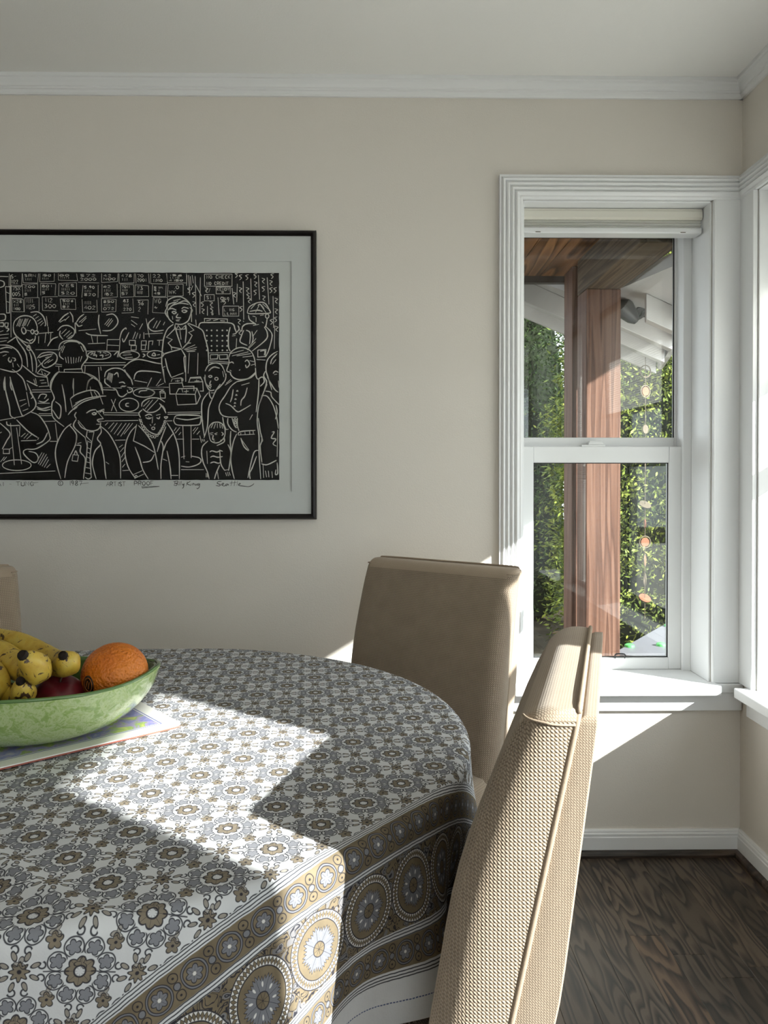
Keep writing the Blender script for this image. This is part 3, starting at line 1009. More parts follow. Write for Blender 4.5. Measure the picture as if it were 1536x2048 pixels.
def slab(fy0, fy1, w, z0, z1, rc, re, nz=16, tuck=0.0):
    """rounded slab between two surfaces y=fy0(z) (rear) and fy1(z) (front); rc corner radius at the top, re rounding of the front edge"""
    m = MB(); rings = []
    zs = []
    for i in range(nz + 1): zs.append(z0 + (z1 - rc - z0) * i / nz)
    for i in range(1, 7):
        a = math.pi / 2 * i / 6
        zs.append(z1 - rc + rc * math.sin(a))
    for i, z in enumerate(zs):
        k = max(0, (z - (z1 - rc)) / rc) if rc > 0 else 0
        ins = rc * (1 - math.sqrt(max(0, 1 - k * k)))
        hw = w / 2 - ins * .55
        y0, y1 = fy0(min(z, z1)), fy1(min(z, z1))
        th = y1 - y0
        y1 = y1 - min(th * .55, ins * 1.0)
        if k > 0: y0 = y0 + min(th * .1, ins * .15)
        e = min(re, (y1 - y0) * .48)
        ins2 = tuck * (1 if k < .5 else .5)
        ring = [(-hw + ins2, y0, z), (-hw + ins2 * .45, y0 + (y1 - y0) * .22, z), (-hw + ins2 * .12, y0 + (y1 - y0) * .42, z)]
        for a in range(0, 5):
            q = math.pi / 2 * a / 4
            ring.append((-hw + e - e * math.cos(q), y1 - e + e * math.sin(q), z))
        for a in range(0, 5):
            q = math.pi / 2 * a / 4
            ring.append((hw - e + e * math.sin(q), y1 - e + e * math.cos(q), z))
        ring += [(hw - ins2 * .12, y0 + (y1 - y0) * .42, z), (hw - ins2 * .45, y0 + (y1 - y0) * .22, z), (hw - ins2, y0, z)]
        rings.append(ring)
    return m.loft(rings)
def make_chair(label):
    t = empty('dining_chair'); tag(t, label, 'chair', 'tan upholstered dining chairs')
    o = slab(lambda z: back_mid(z) + .0005, back_front, CH_W, .40, CH_TOP, .022, .042, tuck=.012).build('back_cushion', M['weave'], t, smooth=50); planar_uv(o.data)
    o.data.materials.append(M['twill'])
    for f in o.data.polygons:
        if f.normal.z > .55 or f.center.z > CH_TOP - .010: f.material_index = 1
    p = slab(back_rear, lambda z: back_mid(z) - .0005, CH_W - .026, .36, CH_TOP - .006, .010, .002).build('back_panel', M['twill'], t, smooth=50); planar_uv(p.data)
    bevel(p, .006, 3, 50)
    # welt cord round the seam between cushion and panel
    hw = CH_W / 2 - .0125
    pts = [(-hw, back_mid(.42), .42)]
    for z in (.55, .68, .80, .90, .945): pts.append((-hw, back_mid(z), z))
    pts += [(-hw + .006, back_mid(.96), .960), (-hw + .02, back_mid(.963), CH_TOP + .001), (0, back_mid(.963), CH_TOP + .0015), (hw - .02, back_mid(.963), CH_TOP + .001), (hw - .006, back_mid(.96), .960)]
    for z in (.945, .90, .80, .68, .55, .42): pts.append((hw, back_mid(z), z))
    m = MB(); m.tube(catmull(pts, 4), .0032, 8); m.build('welt', M['welt'], t, smooth=True)
    # seam across each side where the top band is sewn on
    for s in (-1, 1):
        za = CH_TOP - .016; hh = CH_W / 2 + .0006
        y0, y1 = back_mid(za), back_front(za) - .001; th = y1 - y0
        pts = [(s * (hh - .012), y0 + .001, za), (s * (hh - .0054), y0 + .22 * th, za + .001), (s * (hh - .0014), y0 + .42 * th, za + .002),
               (s * (hh - .001), y0 + .56 * th, za + .003), (s * (hh - .0065), y1 - .0075, za + .004), (s * (hh - .020), y1, za + .004)]
        m = MB(); m.tube(catmull(pts, 4), .0014, 6); m.build('seam', M['welt'], t, smooth=True)
    # seat
    m = MB(); rings = []
    for z, e in ((.375, 0), (.44, 0), (.462, .004), (.475, .014), (.480, .035)):
        x0, y0, y1 = CH_W / 2 - e, .045 + e * .3, .50 - e
        ring = []
        for cx, cy, a0 in ((x0 - .03, y1 - .03, 0), (-x0 + .03, y1 - .03, 90), (-x0 + .03, y0 + .03, 180), (x0 - .03, y0 + .03, 270)):
            for k in range(5):
                a = R(a0 + 90 * k / 4); ring.append((cx + .03 * math.cos(a), cy + .03 * math.sin(a), z))
        rings.append(ring)
    m.loft(rings)
    o = m.build('seat', M['weave'], t, smooth=50); planar_uv(o.data)
    for sx in (-1, 1):
        m = MB(); x = sx * (CH_W / 2 - .03)
        m.loft([[(x - .013, .44, 0), (x + .013, .44, 0), (x + .013, .466, 0), (x - .013, .466, 0)], [(x - .022, .425, .375), (x + .022, .425, .375), (x + .022, .475, .375), (x - .022, .475, .375)]])
        m.build('leg', M['leg'], t)
        m = MB()
        m.loft([[(x - .013, -.075, 0), (x + .013, -.075, 0), (x + .013, -.05, 0), (x - .013, -.05, 0)], [(x - .02, -.03, .36), (x + .02, -.03, .36), (x + .02, .02, .36), (x - .02, .02, .36)]])
        m.build('leg', M['leg'], t)
    return t
def dup(src, label):
    r = src.copy(); col.objects.link(r); r['label'] = label
    for ch in list(src.children):
        c = ch.copy(); col.objects.link(c); c.parent = r
        for g in ch.children:
            d = g.copy(); col.objects.link(d); d.parent = c
    return r
def place_chair(t, topc, f):
    f = Vector(f).normalized()
    off = (CH_TOP - .45) * .205 - .006
    t.location = (topc[0] + f.x * off, topc[1] + f.y * off, 0)
    t.rotation_euler = (0, 0, math.atan2(-f.x, f.y))
ch1 = make_chair('tan woven dining chair nearest the camera, seen edge-on with sun on its side')
place_chair(ch1, (.262, 1.006), (-.955, .297))
ch2 = dup(ch1, 'tan woven dining chair between the table and the back wall window')
place_chair(ch2, (.188, 2.09), (-.60, -.80))
ch3 = dup(ch1, 'tan dining chair at the left edge, behind the bananas')
place_chair(ch3, (-1.128, 1.895), (.60, -.80))

# ------------------------------------------------------------------ placemat, bowl, fruit
PT = TOP + .0042
pmat = empty('placemat', (-.342, 1.387, PT), math.atan2(-.655, -.756)); tag(pmat, 'hard white placemat with blue ruled border under the green bowl', 'placemat')
def rrect(x0, x1, y0, y1, r, n=5):
    p = []
    for cx, cy, a0 in ((x1 - r, y1 - r, 0), (x0 + r, y1 - r, 90), (x0 + r, y0 + r, 180), (x1 - r, y0 + r, 270)):
        for k in range(n + 1):
            a = R(a0 + 90 * k / n); p.append((cx + r * math.cos(a), cy + r * math.sin(a)))
    return p
# local x runs along the front edge, the mat lies on the -y side
MW, MD = .42, .30
def picmat():
    m, nt, b = newmat('placemat_print')
    x, y, z = sep(nt, objco(nt))
    ex = vmin(x, MW - x); ey = vmin(-y, y + MD)
    e = vmin(ex, ey)
    n1 = noise(nt, objco(nt), 26, 4, .6, .6)
    pic = ramp(nt, n1, [(.32, (.55, .52, .60)), (.44, (.22, .24, .55)), (.52, (.42, .35, .55)), (.58, (.30, .45, .12)), (.66, (.60, .62, .22)), (.75, (.65, .32, .22))])
    c = mix(nt, vlt(.0335, e, .0006), (.78, .77, .74), pic)
    c = mix(nt, vlt(vabs(e - .0285), .0013, .0005), c, (.16, .18, .42))
    c = mix(nt, vlt(vabs(e - .0330), .0006, .0004), c, (.16, .18, .42))
    nt.links.new(c, b.inputs['Base Color']); b.inputs['Roughness'].default_value = .3
    return m
m = MB(); m.prism(rrect(0, MW, -MD, 0, .016), .0028, .0046); m.build('printed_board', picmat(), pmat)
m = MB(); m.prism(rrect(.0004, MW - .0004, -MD + .0004, -.0004, .016), 0, .0028); m.build('backing', plain('red_cork', (.36, .12, .09), .8, .2), pmat)

BX, BY, BZ = -.635, 1.345, PT + .0047
def bowlmat():
    m, nt, b = newmat('green_glazed_ceramic')
    p = objco(nt)
    n1 = V(noise(nt, p, 22, 4, .6, 1.6)); n2 = V(noise(nt, p, 60, 3, .6, 2.5))
    f = n1 * .6 + n2 * .4
    nt.links.new(ramp(nt, f, [(.30, (.22, .33, .09)), (.44, (.29, .41, .13)), (.52, (.46, .55, .28)), (.58, (.33, .44, .155)), (.66, (.50, .58, .32)), (.78, (.36, .46, .18))]), b.inputs['Base Color'])
    b.inputs['Roughness'].default_value = .16; b.inputs['Coat Weight'].default_value = .5; b.inputs['Coat Roughness'].default_value = .06
    bump(nt, b, n1, .08, .002)
    return m
bowl = empty('fruit_bowl', (BX, BY, BZ), R(4)); tag(bowl, 'oval green glazed ceramic bowl holding the fruit', 'bowl')
prof = [(.46, 0), (.55, .0025), (.68, .013), (.80, .031), (.895, .053), (.96, .077), (.995, .100)]
NB = 56
def brim(a): return 1 + .012 * math.sin(3 * a + .5) + .012 * math.sin(5 * a)
def bring(k, z, n=NB):
    out = []
    for j in range(n):
        a = 2 * math.pi * j / n
        se = 2.25      # squarish oval
        ca, sa_ = math.cos(a), math.sin(a)
        q = (abs(ca) ** se + abs(sa_) ** se) ** (-1 / se)
        w = brim(a)
        zz = z * (.88 + .10 * max(0, ca) ** 2 * (z / .1) + .02 * math.sin(4 * a + 1) * (z / .1))
        out.append((0.250 * k * q * ca * w, .152 * k * q * sa_ * w, zz))
    return out
dense = catmull([(k, z, 0) for k, z in prof], 4)
outer = [bring(p.x, p.y) for p in dense]
inner_p = [(max(.0, p.x - .030), p.y + .007) for p in dense]
m = MB(); m.loft(outer + [bring(1.005, .105), bring(.995, .108), bring(.98, .106)], cap=False)
b0 = m.v[:NB]; m.f.append(tuple(reversed(range(NB))))
m.build('shell', bowlmat(), bowl, smooth=True)
m = MB(); m.tube(catmull(bring(.992, .1065, 28), 2, True), .0032, 8, closed=True)
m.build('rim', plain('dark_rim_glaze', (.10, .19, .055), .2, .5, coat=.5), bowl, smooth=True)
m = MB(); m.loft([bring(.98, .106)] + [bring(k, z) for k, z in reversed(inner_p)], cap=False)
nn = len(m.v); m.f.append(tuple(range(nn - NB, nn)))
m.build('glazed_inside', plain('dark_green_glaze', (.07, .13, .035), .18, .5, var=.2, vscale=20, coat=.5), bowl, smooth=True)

def px3(px, py, Y):
    """point at depth Y seen at photo pixel px, py (level camera approximation)"""
    return Vector((Y * ((px - 768) / 1538 + .014), Y, 1.21 - (py - 945) / 1538 * Y))

# orange
def sphere_rings(rx, ry, rz, n=40, k=24, f=None):
    rg = []
    for i in range(k + 1):
        a = -math.pi / 2 + math.pi * i / k
        cr = max(.004, math.cos(a))
        rg.append([(rx * cr * math.cos(2 * math.pi * j / n), ry * cr * math.sin(2 * math.pi * j / n), rz * math.sin(a)) for j in range(n)])
    return rg
mo, nt, b = newmat('orange_peel')
p = objco(nt)
vo = nt.nodes.new('ShaderNodeTexVoronoi'); vo.inputs['Scale'].default_value = 260; nt.links.new(p, vo.inputs['Vector'])
vo.feature = 'SMOOTH_F1'
nt.links.new(ramp(nt, noise(nt, p, 14, 3), [(.3, (.56, .13, .008)), (.7, (.68, .20, .014))]), b.inputs['Base Color'])
b.inputs['Roughness'].default_value = .42
nn1 = V(noise(nt, p, 75, 3, .6)); bump(nt, b, V(vo.outputs['Distance']) * .6 + nn1 * 1.3, 1.0, .0035)
OC = px3(231, 1346, 1.35)
og = empty('orange', (OC.x, OC.y, OC.z)); og.rotation_euler = (R(18), R(-12), R(20)); tag(og, 'large dimpled orange with an oval sticker in the green bowl', 'orange')
m = MB(); m.loft(sphere_rings(.0565, .0565, .052)); m.build('peel', mo, og, smooth=True)
# sticker: small curved oval facing the camera's left
def on_orange(az, el, r=1.004):
    return Vector((.0565 * r * math.cos(el) * math.cos(az), .0565 * r * math.cos(el) * math.sin(az), .052 * r * math.sin(el)))
inv = og.rotation_euler.to_matrix().inverted()
d = inv @ Vector((-.52, -.84, -.10)).normalized()
az0, el0 = math.atan2(d.y, d.x), math.asin(d.z)
def oval(rx, rz, r, n=24):
    return [on_orange(az0 + rx * math.cos(2 * math.pi * i / n), el0 + rz * math.sin(2 * math.pi * i / n), r) for i in range(n)]
def sticker(r1, r2, r, mat, name):
    m = MB(); rings = [oval(r1[0] * k, r1[1] * k, r) for k in (1, .66, .33, .05)]
    if r2: rings = [oval(*r1, r), oval(*r2, r)]
    m.loft(rings, cap=not r2); return m.build(name, mat, og, smooth=True)
dk = plain('sticker_black', (.02, .012, .010), .35)
so = sticker((.24, .30), None, 1.006, dk, 'sticker')
yl = plain('sticker_gold', (.50, .16, .02), .4)
m = MB(); m.tube(oval(.17, .22, 1.009), .0006, 6, closed=True)
for q in ((-.08, -.1, -.02, .12), (.02, -.13, .06, .1)):
    m.tube([on_orange(az0 + q[0], el0 + q[1], 1.009), on_orange(az0 + (q[0] + q[2]) / 2, el0 + (q[1] + q[3]) / 2, 1.009), on_orange(az0 + q[2], el0 + q[3], 1.009)], .0006, 6)
m.build('sticker_mark', yl, og)

# dark red fruit
AC = px3(120, 1398, 1.315)
ap = empty('apple', AC); ap.rotation_euler = (R(10), R(8), 0); tag(ap, 'dark red apple low in the bowl beside the orange', 'apple')
ma, nt, b = newmat('dark_red_skin')
p = objco(nt)
nt.links.new(ramp(nt, noise(nt, p, 24, 4, .6), [(.3, (.085, .006, .012)), (.6, (.16, .014, .022)), (.8, (.24, .035, .04))]), b.inputs['Base Color'])
b.inputs['Roughness'].default_value = .28
rgs = []
for i in range(25):
    a = -math.pi / 2 + math.pi * i / 24
    r = .045 * math.cos(a) * (1 + .06 * math.sin(a)); z = .041 * math.sin(a)
    if i > 19: z -= .008 * ((i - 19) / 5) ** 2
    if i < 4: z += .006 * ((4 - i) / 4) ** 2
    rgs.append([(max(.002, r) * math.cos(2 * math.pi * j / 30) * (1 + .015 * math.cos(5 * 2 * math.pi * j / 30) * (i < 9)), max(.002, r) * math.sin(2 * math.pi * j / 30), z) for j in range(30)])
m = MB(); m.loft(rgs); m.build('skin', ma, ap, smooth=True)
m = MB(); m.tube(catmull([(0, 0, .030), (.001, 0, .038), (.005, .002, .047)], 4), .0015, 6); m.build('stem', M['bark'], ap, smooth=True)

# bananas: one hand of four
mb_, nt, b = newmat('banana_peel')
p = objco(nt)
sx_ = nt.nodes.new('ShaderNodeMapping'); sx_.inputs['Scale'].default_value = (1, 1, 1); nt.links.new(p, sx_.inputs[0])
n1 = V(noise(nt, p, 38, 4, .6, .4)); n2 = V(noise(nt, p, 320, 2, .6)); n3 = V(noise(nt, p, 60, 3, .55, 1.2))
c = ramp(nt, n1, [(.3, (.42, .26, .025)), (.55, (.52, .36, .05)), (.75, (.48, .38, .085))])
c = mix(nt, vlt(.610, n3, .02), c, (.06, .03, .015))
c = mix(nt, vlt(.70, n2, .04) * .7, c, (.12, .06, .02))
nt.links.new(c, b.inputs['Base Color']); b.inputs['Roughness'].default_value = .42
tipm = plain('banana_tip_black', (.018, .013, .010), .8, .2, bscale=300, bstr=.6)
stm = plain('banana_stem', (.34, .30, .06), .6, .3, var=.25, vscale=60)
CROWN = px3(-62, 1256, 1.40)
bb = empty('banana_bunch', (CROWN.x, CROWN.y, CROWN.z)); tag(bb, 'bunch of ripe spotted bananas lying in the green bowl', 'bananas')
def banana(spine, rmax, roll):
    pts = catmull([Vector(q) - CROWN for q in spine], 7)
    N = len(pts); rings = []; up = None
    for i, q in enumerate(pts):
        u = i / (N - 1)
        d = (pts[min(i + 1, N - 1)] - pts[max(i - 1, 0)]).normalized()
        if up is None: up = d.cross(Vector((0, 0, 1))).normalized()
        up = (up - d * up.dot(d)).normalized(); w = d.cross(up)
        if u < .16: r = rmax * (.36 + .10 * (u / .16))
        elif u < .42: k = (u - .16) / .26; r = rmax * (.46 + .54 * (k * k * (3 - 2 * k)))
        elif u < .80: r = rmax
        else: k = (u - .80) / .20; r = rmax * (1 - .68 * k ** 2.4)
        ring = []
        for j in range(25):
            a = 2 * math.pi * j / 25 + roll
            rr = r * (1 + .045 * math.cos(5 * a))
            ring.append(q + (up * math.cos(a) + w * math.sin(a)) * rr)
        rings.append(ring)
    k0 = int(N * .17)
    ba = MB().loft(rings[k0:]).build('banana', mb_, bb, smooth=True)
    MB().loft(rings[:k0 + 1]).build('stalk', stm, ba, smooth=True)
    d = (pts[-1] - pts[-2]).normalized()
    e = pts[-1]
    m = MB(); m.tube([e - d * .002, e + d * .003, e + d * .0065, e + d * .007], [rmax * .36, rmax * .36, rmax * .29, rmax * .1], 10)
    m.build('blossom_tip', tipm, ba, smooth=40)
# spines from crown to tip, photo pixels with depth
banana([CROWN, px3(-10, 1263, 1.40), px3(28, 1280, 1.385), px3(70, 1300, 1.36), px3(112, 1322, 1.325), px3(137, 1326, 1.285), px3(129, 1311, 1.262)], .0215, .2)
banana([CROWN, px3(-30, 1272, 1.37), px3(-2, 1300, 1.335), px3(25, 1322, 1.31), px3(58, 1337, 1.275), px3(76, 1336, 1.235), px3(50, 1310, 1.200)], .0235, .5)
banana([CROWN, px3(-70, 1300, 1.35), px3(-50, 1340, 1.32), px3(-15, 1375, 1.30), px3(25, 1390, 1.27), px3(49, 1386, 1.245), px3(44, 1362, 1.222)], .0200, .1)
banana([CROWN, px3(-85, 1285, 1.35), px3(-80, 1310, 1.31), px3(-52, 1330, 1.285), px3(-22, 1347, 1.262), px3(-10, 1366, 1.252), px3(-10, 1392, 1.262)], .0255, .3)
m = MB(); m.tube(catmull([Vector((.004, -.004, -.012)), Vector((-.004, .006, .006)), Vector((-.03, .02, .02))], 4), [.017] * 4 + [.012] * 4 + [.010], 10)
m.build('crown', stm, bb, smooth=True)

# ------------------------------------------------------------------ framed linocut print on the back wall
def wall_pt(px, py, Y):
    """photo pixel -> point of the plane y=Y (camera at 0,0,1.21)"""
    ya, pa = R(.8), R(-.5)
    f = Vector((math.sin(ya) * math.cos(pa), math.cos(ya) * math.cos(pa), math.sin(pa)))
    r = Vector((math.cos(ya), -math.sin(ya), 0)); u = r.cross(f)
    d = f + r * ((px - 768) / FPX) + u * ((1024 - SHIFT - py) / FPX)
    return Vector((0, 0, 1.21)) + d * (Y / d.y)
PY = WY - .016                      # plane of the print
fr = empty('framed_print', (-.80, WY, 1.5)); tag(fr, 'black framed black-and-white linocut of a crowded diner on the wall', 'framed print')
def relf(o): o.location = (.80, -WY, -1.5); return o
FX0, FX1, FZ0, FZ1 = -1.44, -.177, 1.064, 1.962       # outer frame
fw, fd = .017, .030
def rail(a, b, name='frame_rail'):
    """mitred rail between outer corners a,b (x,z)"""
    ax, az = a; bx, bz = b
    cx, cz = (FX0 + FX1) / 2, (FZ0 + FZ1) / 2
    def inn(p, k): return (p[0] + (k if p[0] < cx else -k), p[1] + (k if p[1] < cz else -k))
    prof = [(0, 0), (0, .022), (.004, .029), (.009, .030), (.013, .027), (fw, .020), (fw, 0)]
    rg = []
    for p in (a, b): rg.append([(inn(p, k)[0], WY - .0005 - t, inn(p, k)[1]) for k, t in prof])
    return relf(MB().loft(rg).build(name, M['frame'], fr, smooth=25))
C4 = [(FX0, FZ0), (FX1, FZ0), (FX1, FZ1), (FX0, FZ1)]
for i in range(4): rail(C4[i], C4[(i + 1) % 4])
relf(MB().box(FX0 + fw - .002, FX1 - fw + .002, WY - .012, WY - .001, FZ0 + fw - .002, FZ1 - fw + .002).build('backing_board', M['matboard'], fr))
# mat with a window, paper behind it
a_, b_ = wall_pt(583, 523, PY), wall_pt(585, 983, PY)
OX1, OZ1, OZ0, OX0 = a_.x, a_.z, b_.z, FX0 + (FX1 - a_.x)
m = MB()
y0, y1 = PY - .0022, PY + .0008
m.box(FX0 + fw, OX0, y0, y1, FZ0 + fw, FZ1 - fw).box(OX1, FX1 - fw, y0, y1, FZ0 + fw, FZ1 - fw).box(OX0, OX1, y0, y1, OZ1, FZ1 - fw).box(OX0, OX1, y0, y1, FZ0 + fw, OZ0)
relf(m.build('mat', M['matboard'], fr))
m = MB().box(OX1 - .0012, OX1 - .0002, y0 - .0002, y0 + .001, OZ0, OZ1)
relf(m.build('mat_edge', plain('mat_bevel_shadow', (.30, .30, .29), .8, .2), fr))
relf(MB().box(OX0 - .004, OX1 + .004, PY + .001, PY + .002, OZ0 - .004, OZ1 + .004).build('paper', M['paper'], fr))
q0, q1 = wall_pt(556.5, 546, PY), wall_pt(560, 960, PY)
IX1, IZ1, IZ0, IX0 = (q0.x + q1.x) / 2, q0.z, q1.z, OX0 + (OX1 - (q0.x + q1.x) / 2)
m = MB(); rj = random.Random(8)
edge = []
N = 60
for i in range(N): edge.append((IX0 + (IX1 - IX0) * i / N, IZ0 + rj.uniform(-.0006, .0006)))
for i in range(N): edge.append((IX1 + rj.uniform(-.0006, .0006), IZ0 + (IZ1 - IZ0) * i / N))
for i in range(N): edge.append((IX1 - (IX1 - IX0) * i / N, IZ1 + rj.uniform(-.0006, .0006)))
for i in range(N): edge.append((IX0 + rj.uniform(-.0006, .0006), IZ1 - (IZ1 - IZ0) * i / N))
m.loft([[(x, PY - .0003, z) for x, z in edge], [(x, PY + .001, z) for x, z in edge]])
relf(m.build('ink_block', M['ink'], fr))

# strokes traced in four photo crops: (offset x, offset y, scale)
CROP = {1: (0, 440, 4.518), 2: (300, 440, 4.267), 3: (0, 740, 4.518), 4: (300, 740, 4.267)}
S1 = """120,960 135,910 190,870 260,868 310,900 335,960 335,1000;150,960 180,890;175,965 205,895;200,960 230,890;225,955 255,890;245,960 275,900;165,960 190,895;210,965 240,892
120,960 125,1010 150,1050 200,1090 260,1115;200,970 195,1000 215,1030 235,1010 225,980 205,970;240,995 285,1005;275,1010 290,990 308,1005 295,1030 275,1010;310,1010 330,1000 345,1015 330,1035 312,1020
235,1075 270,1090 300,1075;260,1090 275,1110;320,1045 315,1080 290,1110 265,1115;145,1055 110,1080 65,1110;145,1055 165,1100 215,1170 240,1230 250,1330;160,1060 230,1130 270,1160 310,1220 330,1300 325,1380
240,1160 260,1130 275,1165 260,1180 240,1160;265,1190 285,1250 295,1370;350,1025 480,1015;415,1015 405,1110;435,965 438,1030;350,1050 348,1115;460,1015 455,1090;525,1055 470,1080 430,1140
275,835 340,830 390,870 412,935 405,960;300,870 330,850;320,890 350,870;335,915 375,890;345,940 385,910;365,955 395,925;420,870 430,960
530,920 575,870 620,840;540,925 590,895;585,910 625,870;630,830 655,870 660,925;690,925 720,880 760,850;715,925 780,870;735,930 780,885;745,950 710,960 680,930 685,1025;895,855 890,930 910,1030;710,1000 870,985
960,860 1020,850 1060,890 1060,940 1005,995 925,1000;945,945 990,890;960,955 1010,890;975,965 1020,905;520,1000 560,960 620,955 670,990 670,1030 640,1065 610,1070;545,1000 540,1040 570,1080;555,1030 600,985;575,1050 630,1000;600,1060 650,1015;620,1065 655,1040
775,1020 830,1040 975,1045;825,1045 840,1110;880,1050 880,1110;795,1118 950,1112;970,1080 1080,1080;970,1080 965,1180;965,1130 1075,1135;965,1185 1080,1185;1080,1080 1100,1010 1135,975 1140,990;1075,1240 1085,1080;785,1185 960,1182
1105,1070 1120,1100 1165,1015;1200,1075 1225,1010;1225,1075 1245,1020;1260,1070 1268,1030;1300,1075 1300,1015;1185,905 1240,945;1185,940 1220,965;1185,875 1255,885;1290,935 1260,990;1320,890 1350,1060;1310,1030 1470,1022;1395,885 1345,930 1345,975 1390,1005 1480,995;1385,975 1420,910;1410,980 1450,910;1475,950 1490,920
1168,1088 1222,1088 1222,1130 1170,1130 1168,1088!;1185,1135 1232,1135 1230,1175 1185,1175 1185,1135!;1278,1092 1322,1092 1320,1130 1278,1130!;1278,1092 1276,1172 1312,1172 1315,1135!;1340,1175 1345,1095 1382,1092 1375,1130!;1420,1088 1470,1085;1440,1090 1438,1135
1105,1200 1180,1200;1110,1222 1190,1215;1130,1245 1200,1240;830,1195 860,1190 855,1210 830,1210!;880,1190 910,1190 905,1205;930,1195 960,1205;840,1225 870,1220 870,1240;900,1225 930,1222 925,1245;950,1225 985,1215;820,1220 835,1200;1370,1225 1390,1200 1405,1225 1370,1225;1420,1220 1445,1215
1290,1210 1310,1220 1290,1240;1030,1220 1070,1185 1060,1240;1280,1190 1350,1188;760,1290 1135,1288;755,1315 1140,1310;320,1172 530,1172;500,1300 560,1310;500,1320 560,1325;770,1320 765,1390;890,1330 900,1460;910,1325 915,1360;530,1320 532,1360
530,1180 545,1120 600,1090 680,1090 740,1120 775,1170 780,1220;575,1120 620,1098 690,1100 720,1120;550,1185 575,1130;560,1200 585,1140;540,1170 560,1140;590,1240 600,1290;615,1235 620,1295;640,1240 645,1298;665,1240 665,1295;690,1245 685,1290;715,1235 705,1285;740,1230 725,1280;745,1130 770,1180;730,1140 755,1190
780,1220 790,1250 745,1310 735,1345;540,1190 540,1230 575,1260;580,1350 740,1345 748,1378 580,1375 580,1350!;530,1375 490,1420 465,1480 460,1540;530,1375 580,1375;748,1378 820,1400 880,1440 910,1500 918,1540;665,1430 660,1500 665,1540;560,1490 575,1540;840,1420 800,1460 780,1540
945,1420 960,1370 1020,1340 1090,1345 1140,1380 1180,1430 1200,1490;950,1430 950,1470 1000,1510;965,1440 985,1380;985,1450 1005,1385;1005,1470 1020,1390;1030,1400 1060,1380 1070,1420;1075,1470 1110,1465 1130,1480;1100,1500 1140,1500;975,1445 995,1380;995,1460 1012,1388
1110,1340 1180,1280 1260,1260 1400,1290 1460,1300;1125,1350 1150,1400 1195,1450;1210,1440 1225,1390 1270,1365 1390,1370 1455,1382;1215,1450 1330,1470;1370,1425 1330,1510;1410,1500 1455,1435;1425,1500 1480,1475;930,1515 1100,1518;1210,1515 1480,1510
335,1250 380,1205 470,1195 515,1230 500,1290 420,1335 380,1310 400,1270 470,1225;345,1260 370,1300;400,1300 450,1260;410,1245 440,1235;430,1290 480,1260;350,1245 400,1225 480,1210;340,1330 380,1290
0,1130 80,1135 150,1175 190,1240 200,1290;0,1165 60,1150 110,1160;0,1200 40,1190 80,1195;25,1230 60,1215;85,1240 75,1265 95,1285 105,1260;110,1245 140,1250;115,1290 120,1330;155,1300 175,1330;0,1345 100,1370 150,1370 190,1340 200,1290;110,1350 150,1375;130,1245 140,1265 125,1275
200,1310 310,1400 345,1415;150,1380 210,1440 240,1540;95,1440 95,1500 110,1540;45,1415 35,1480 40,1540;240,1450 320,1490 340,1500;345,1415 425,1420 440,1500 350,1505!;360,1450 400,1445;370,1475 420,1470;335,1385 370,1345 450,1380 420,1410 335,1385!;375,1360 385,1395;400,1385 415,1395;305,1440 320,1485;320,1430 330,1480
0,510 75,512;50,600 90,605 85,840 60,840 50,600!;55,650 85,665;55,735 85,745;95,500 100,1060;0,545 35,560 35,595 0,610;0,850 45,855 45,900 0,910;0,930 30,930 30,960 0,960;45,930 75,930 70,965 45,965 45,930!;50,975 80,985 60,1010;0,1010 30,1000;0,1040 80,1030;0,1070 75,1065;0,1100 60,1090"""
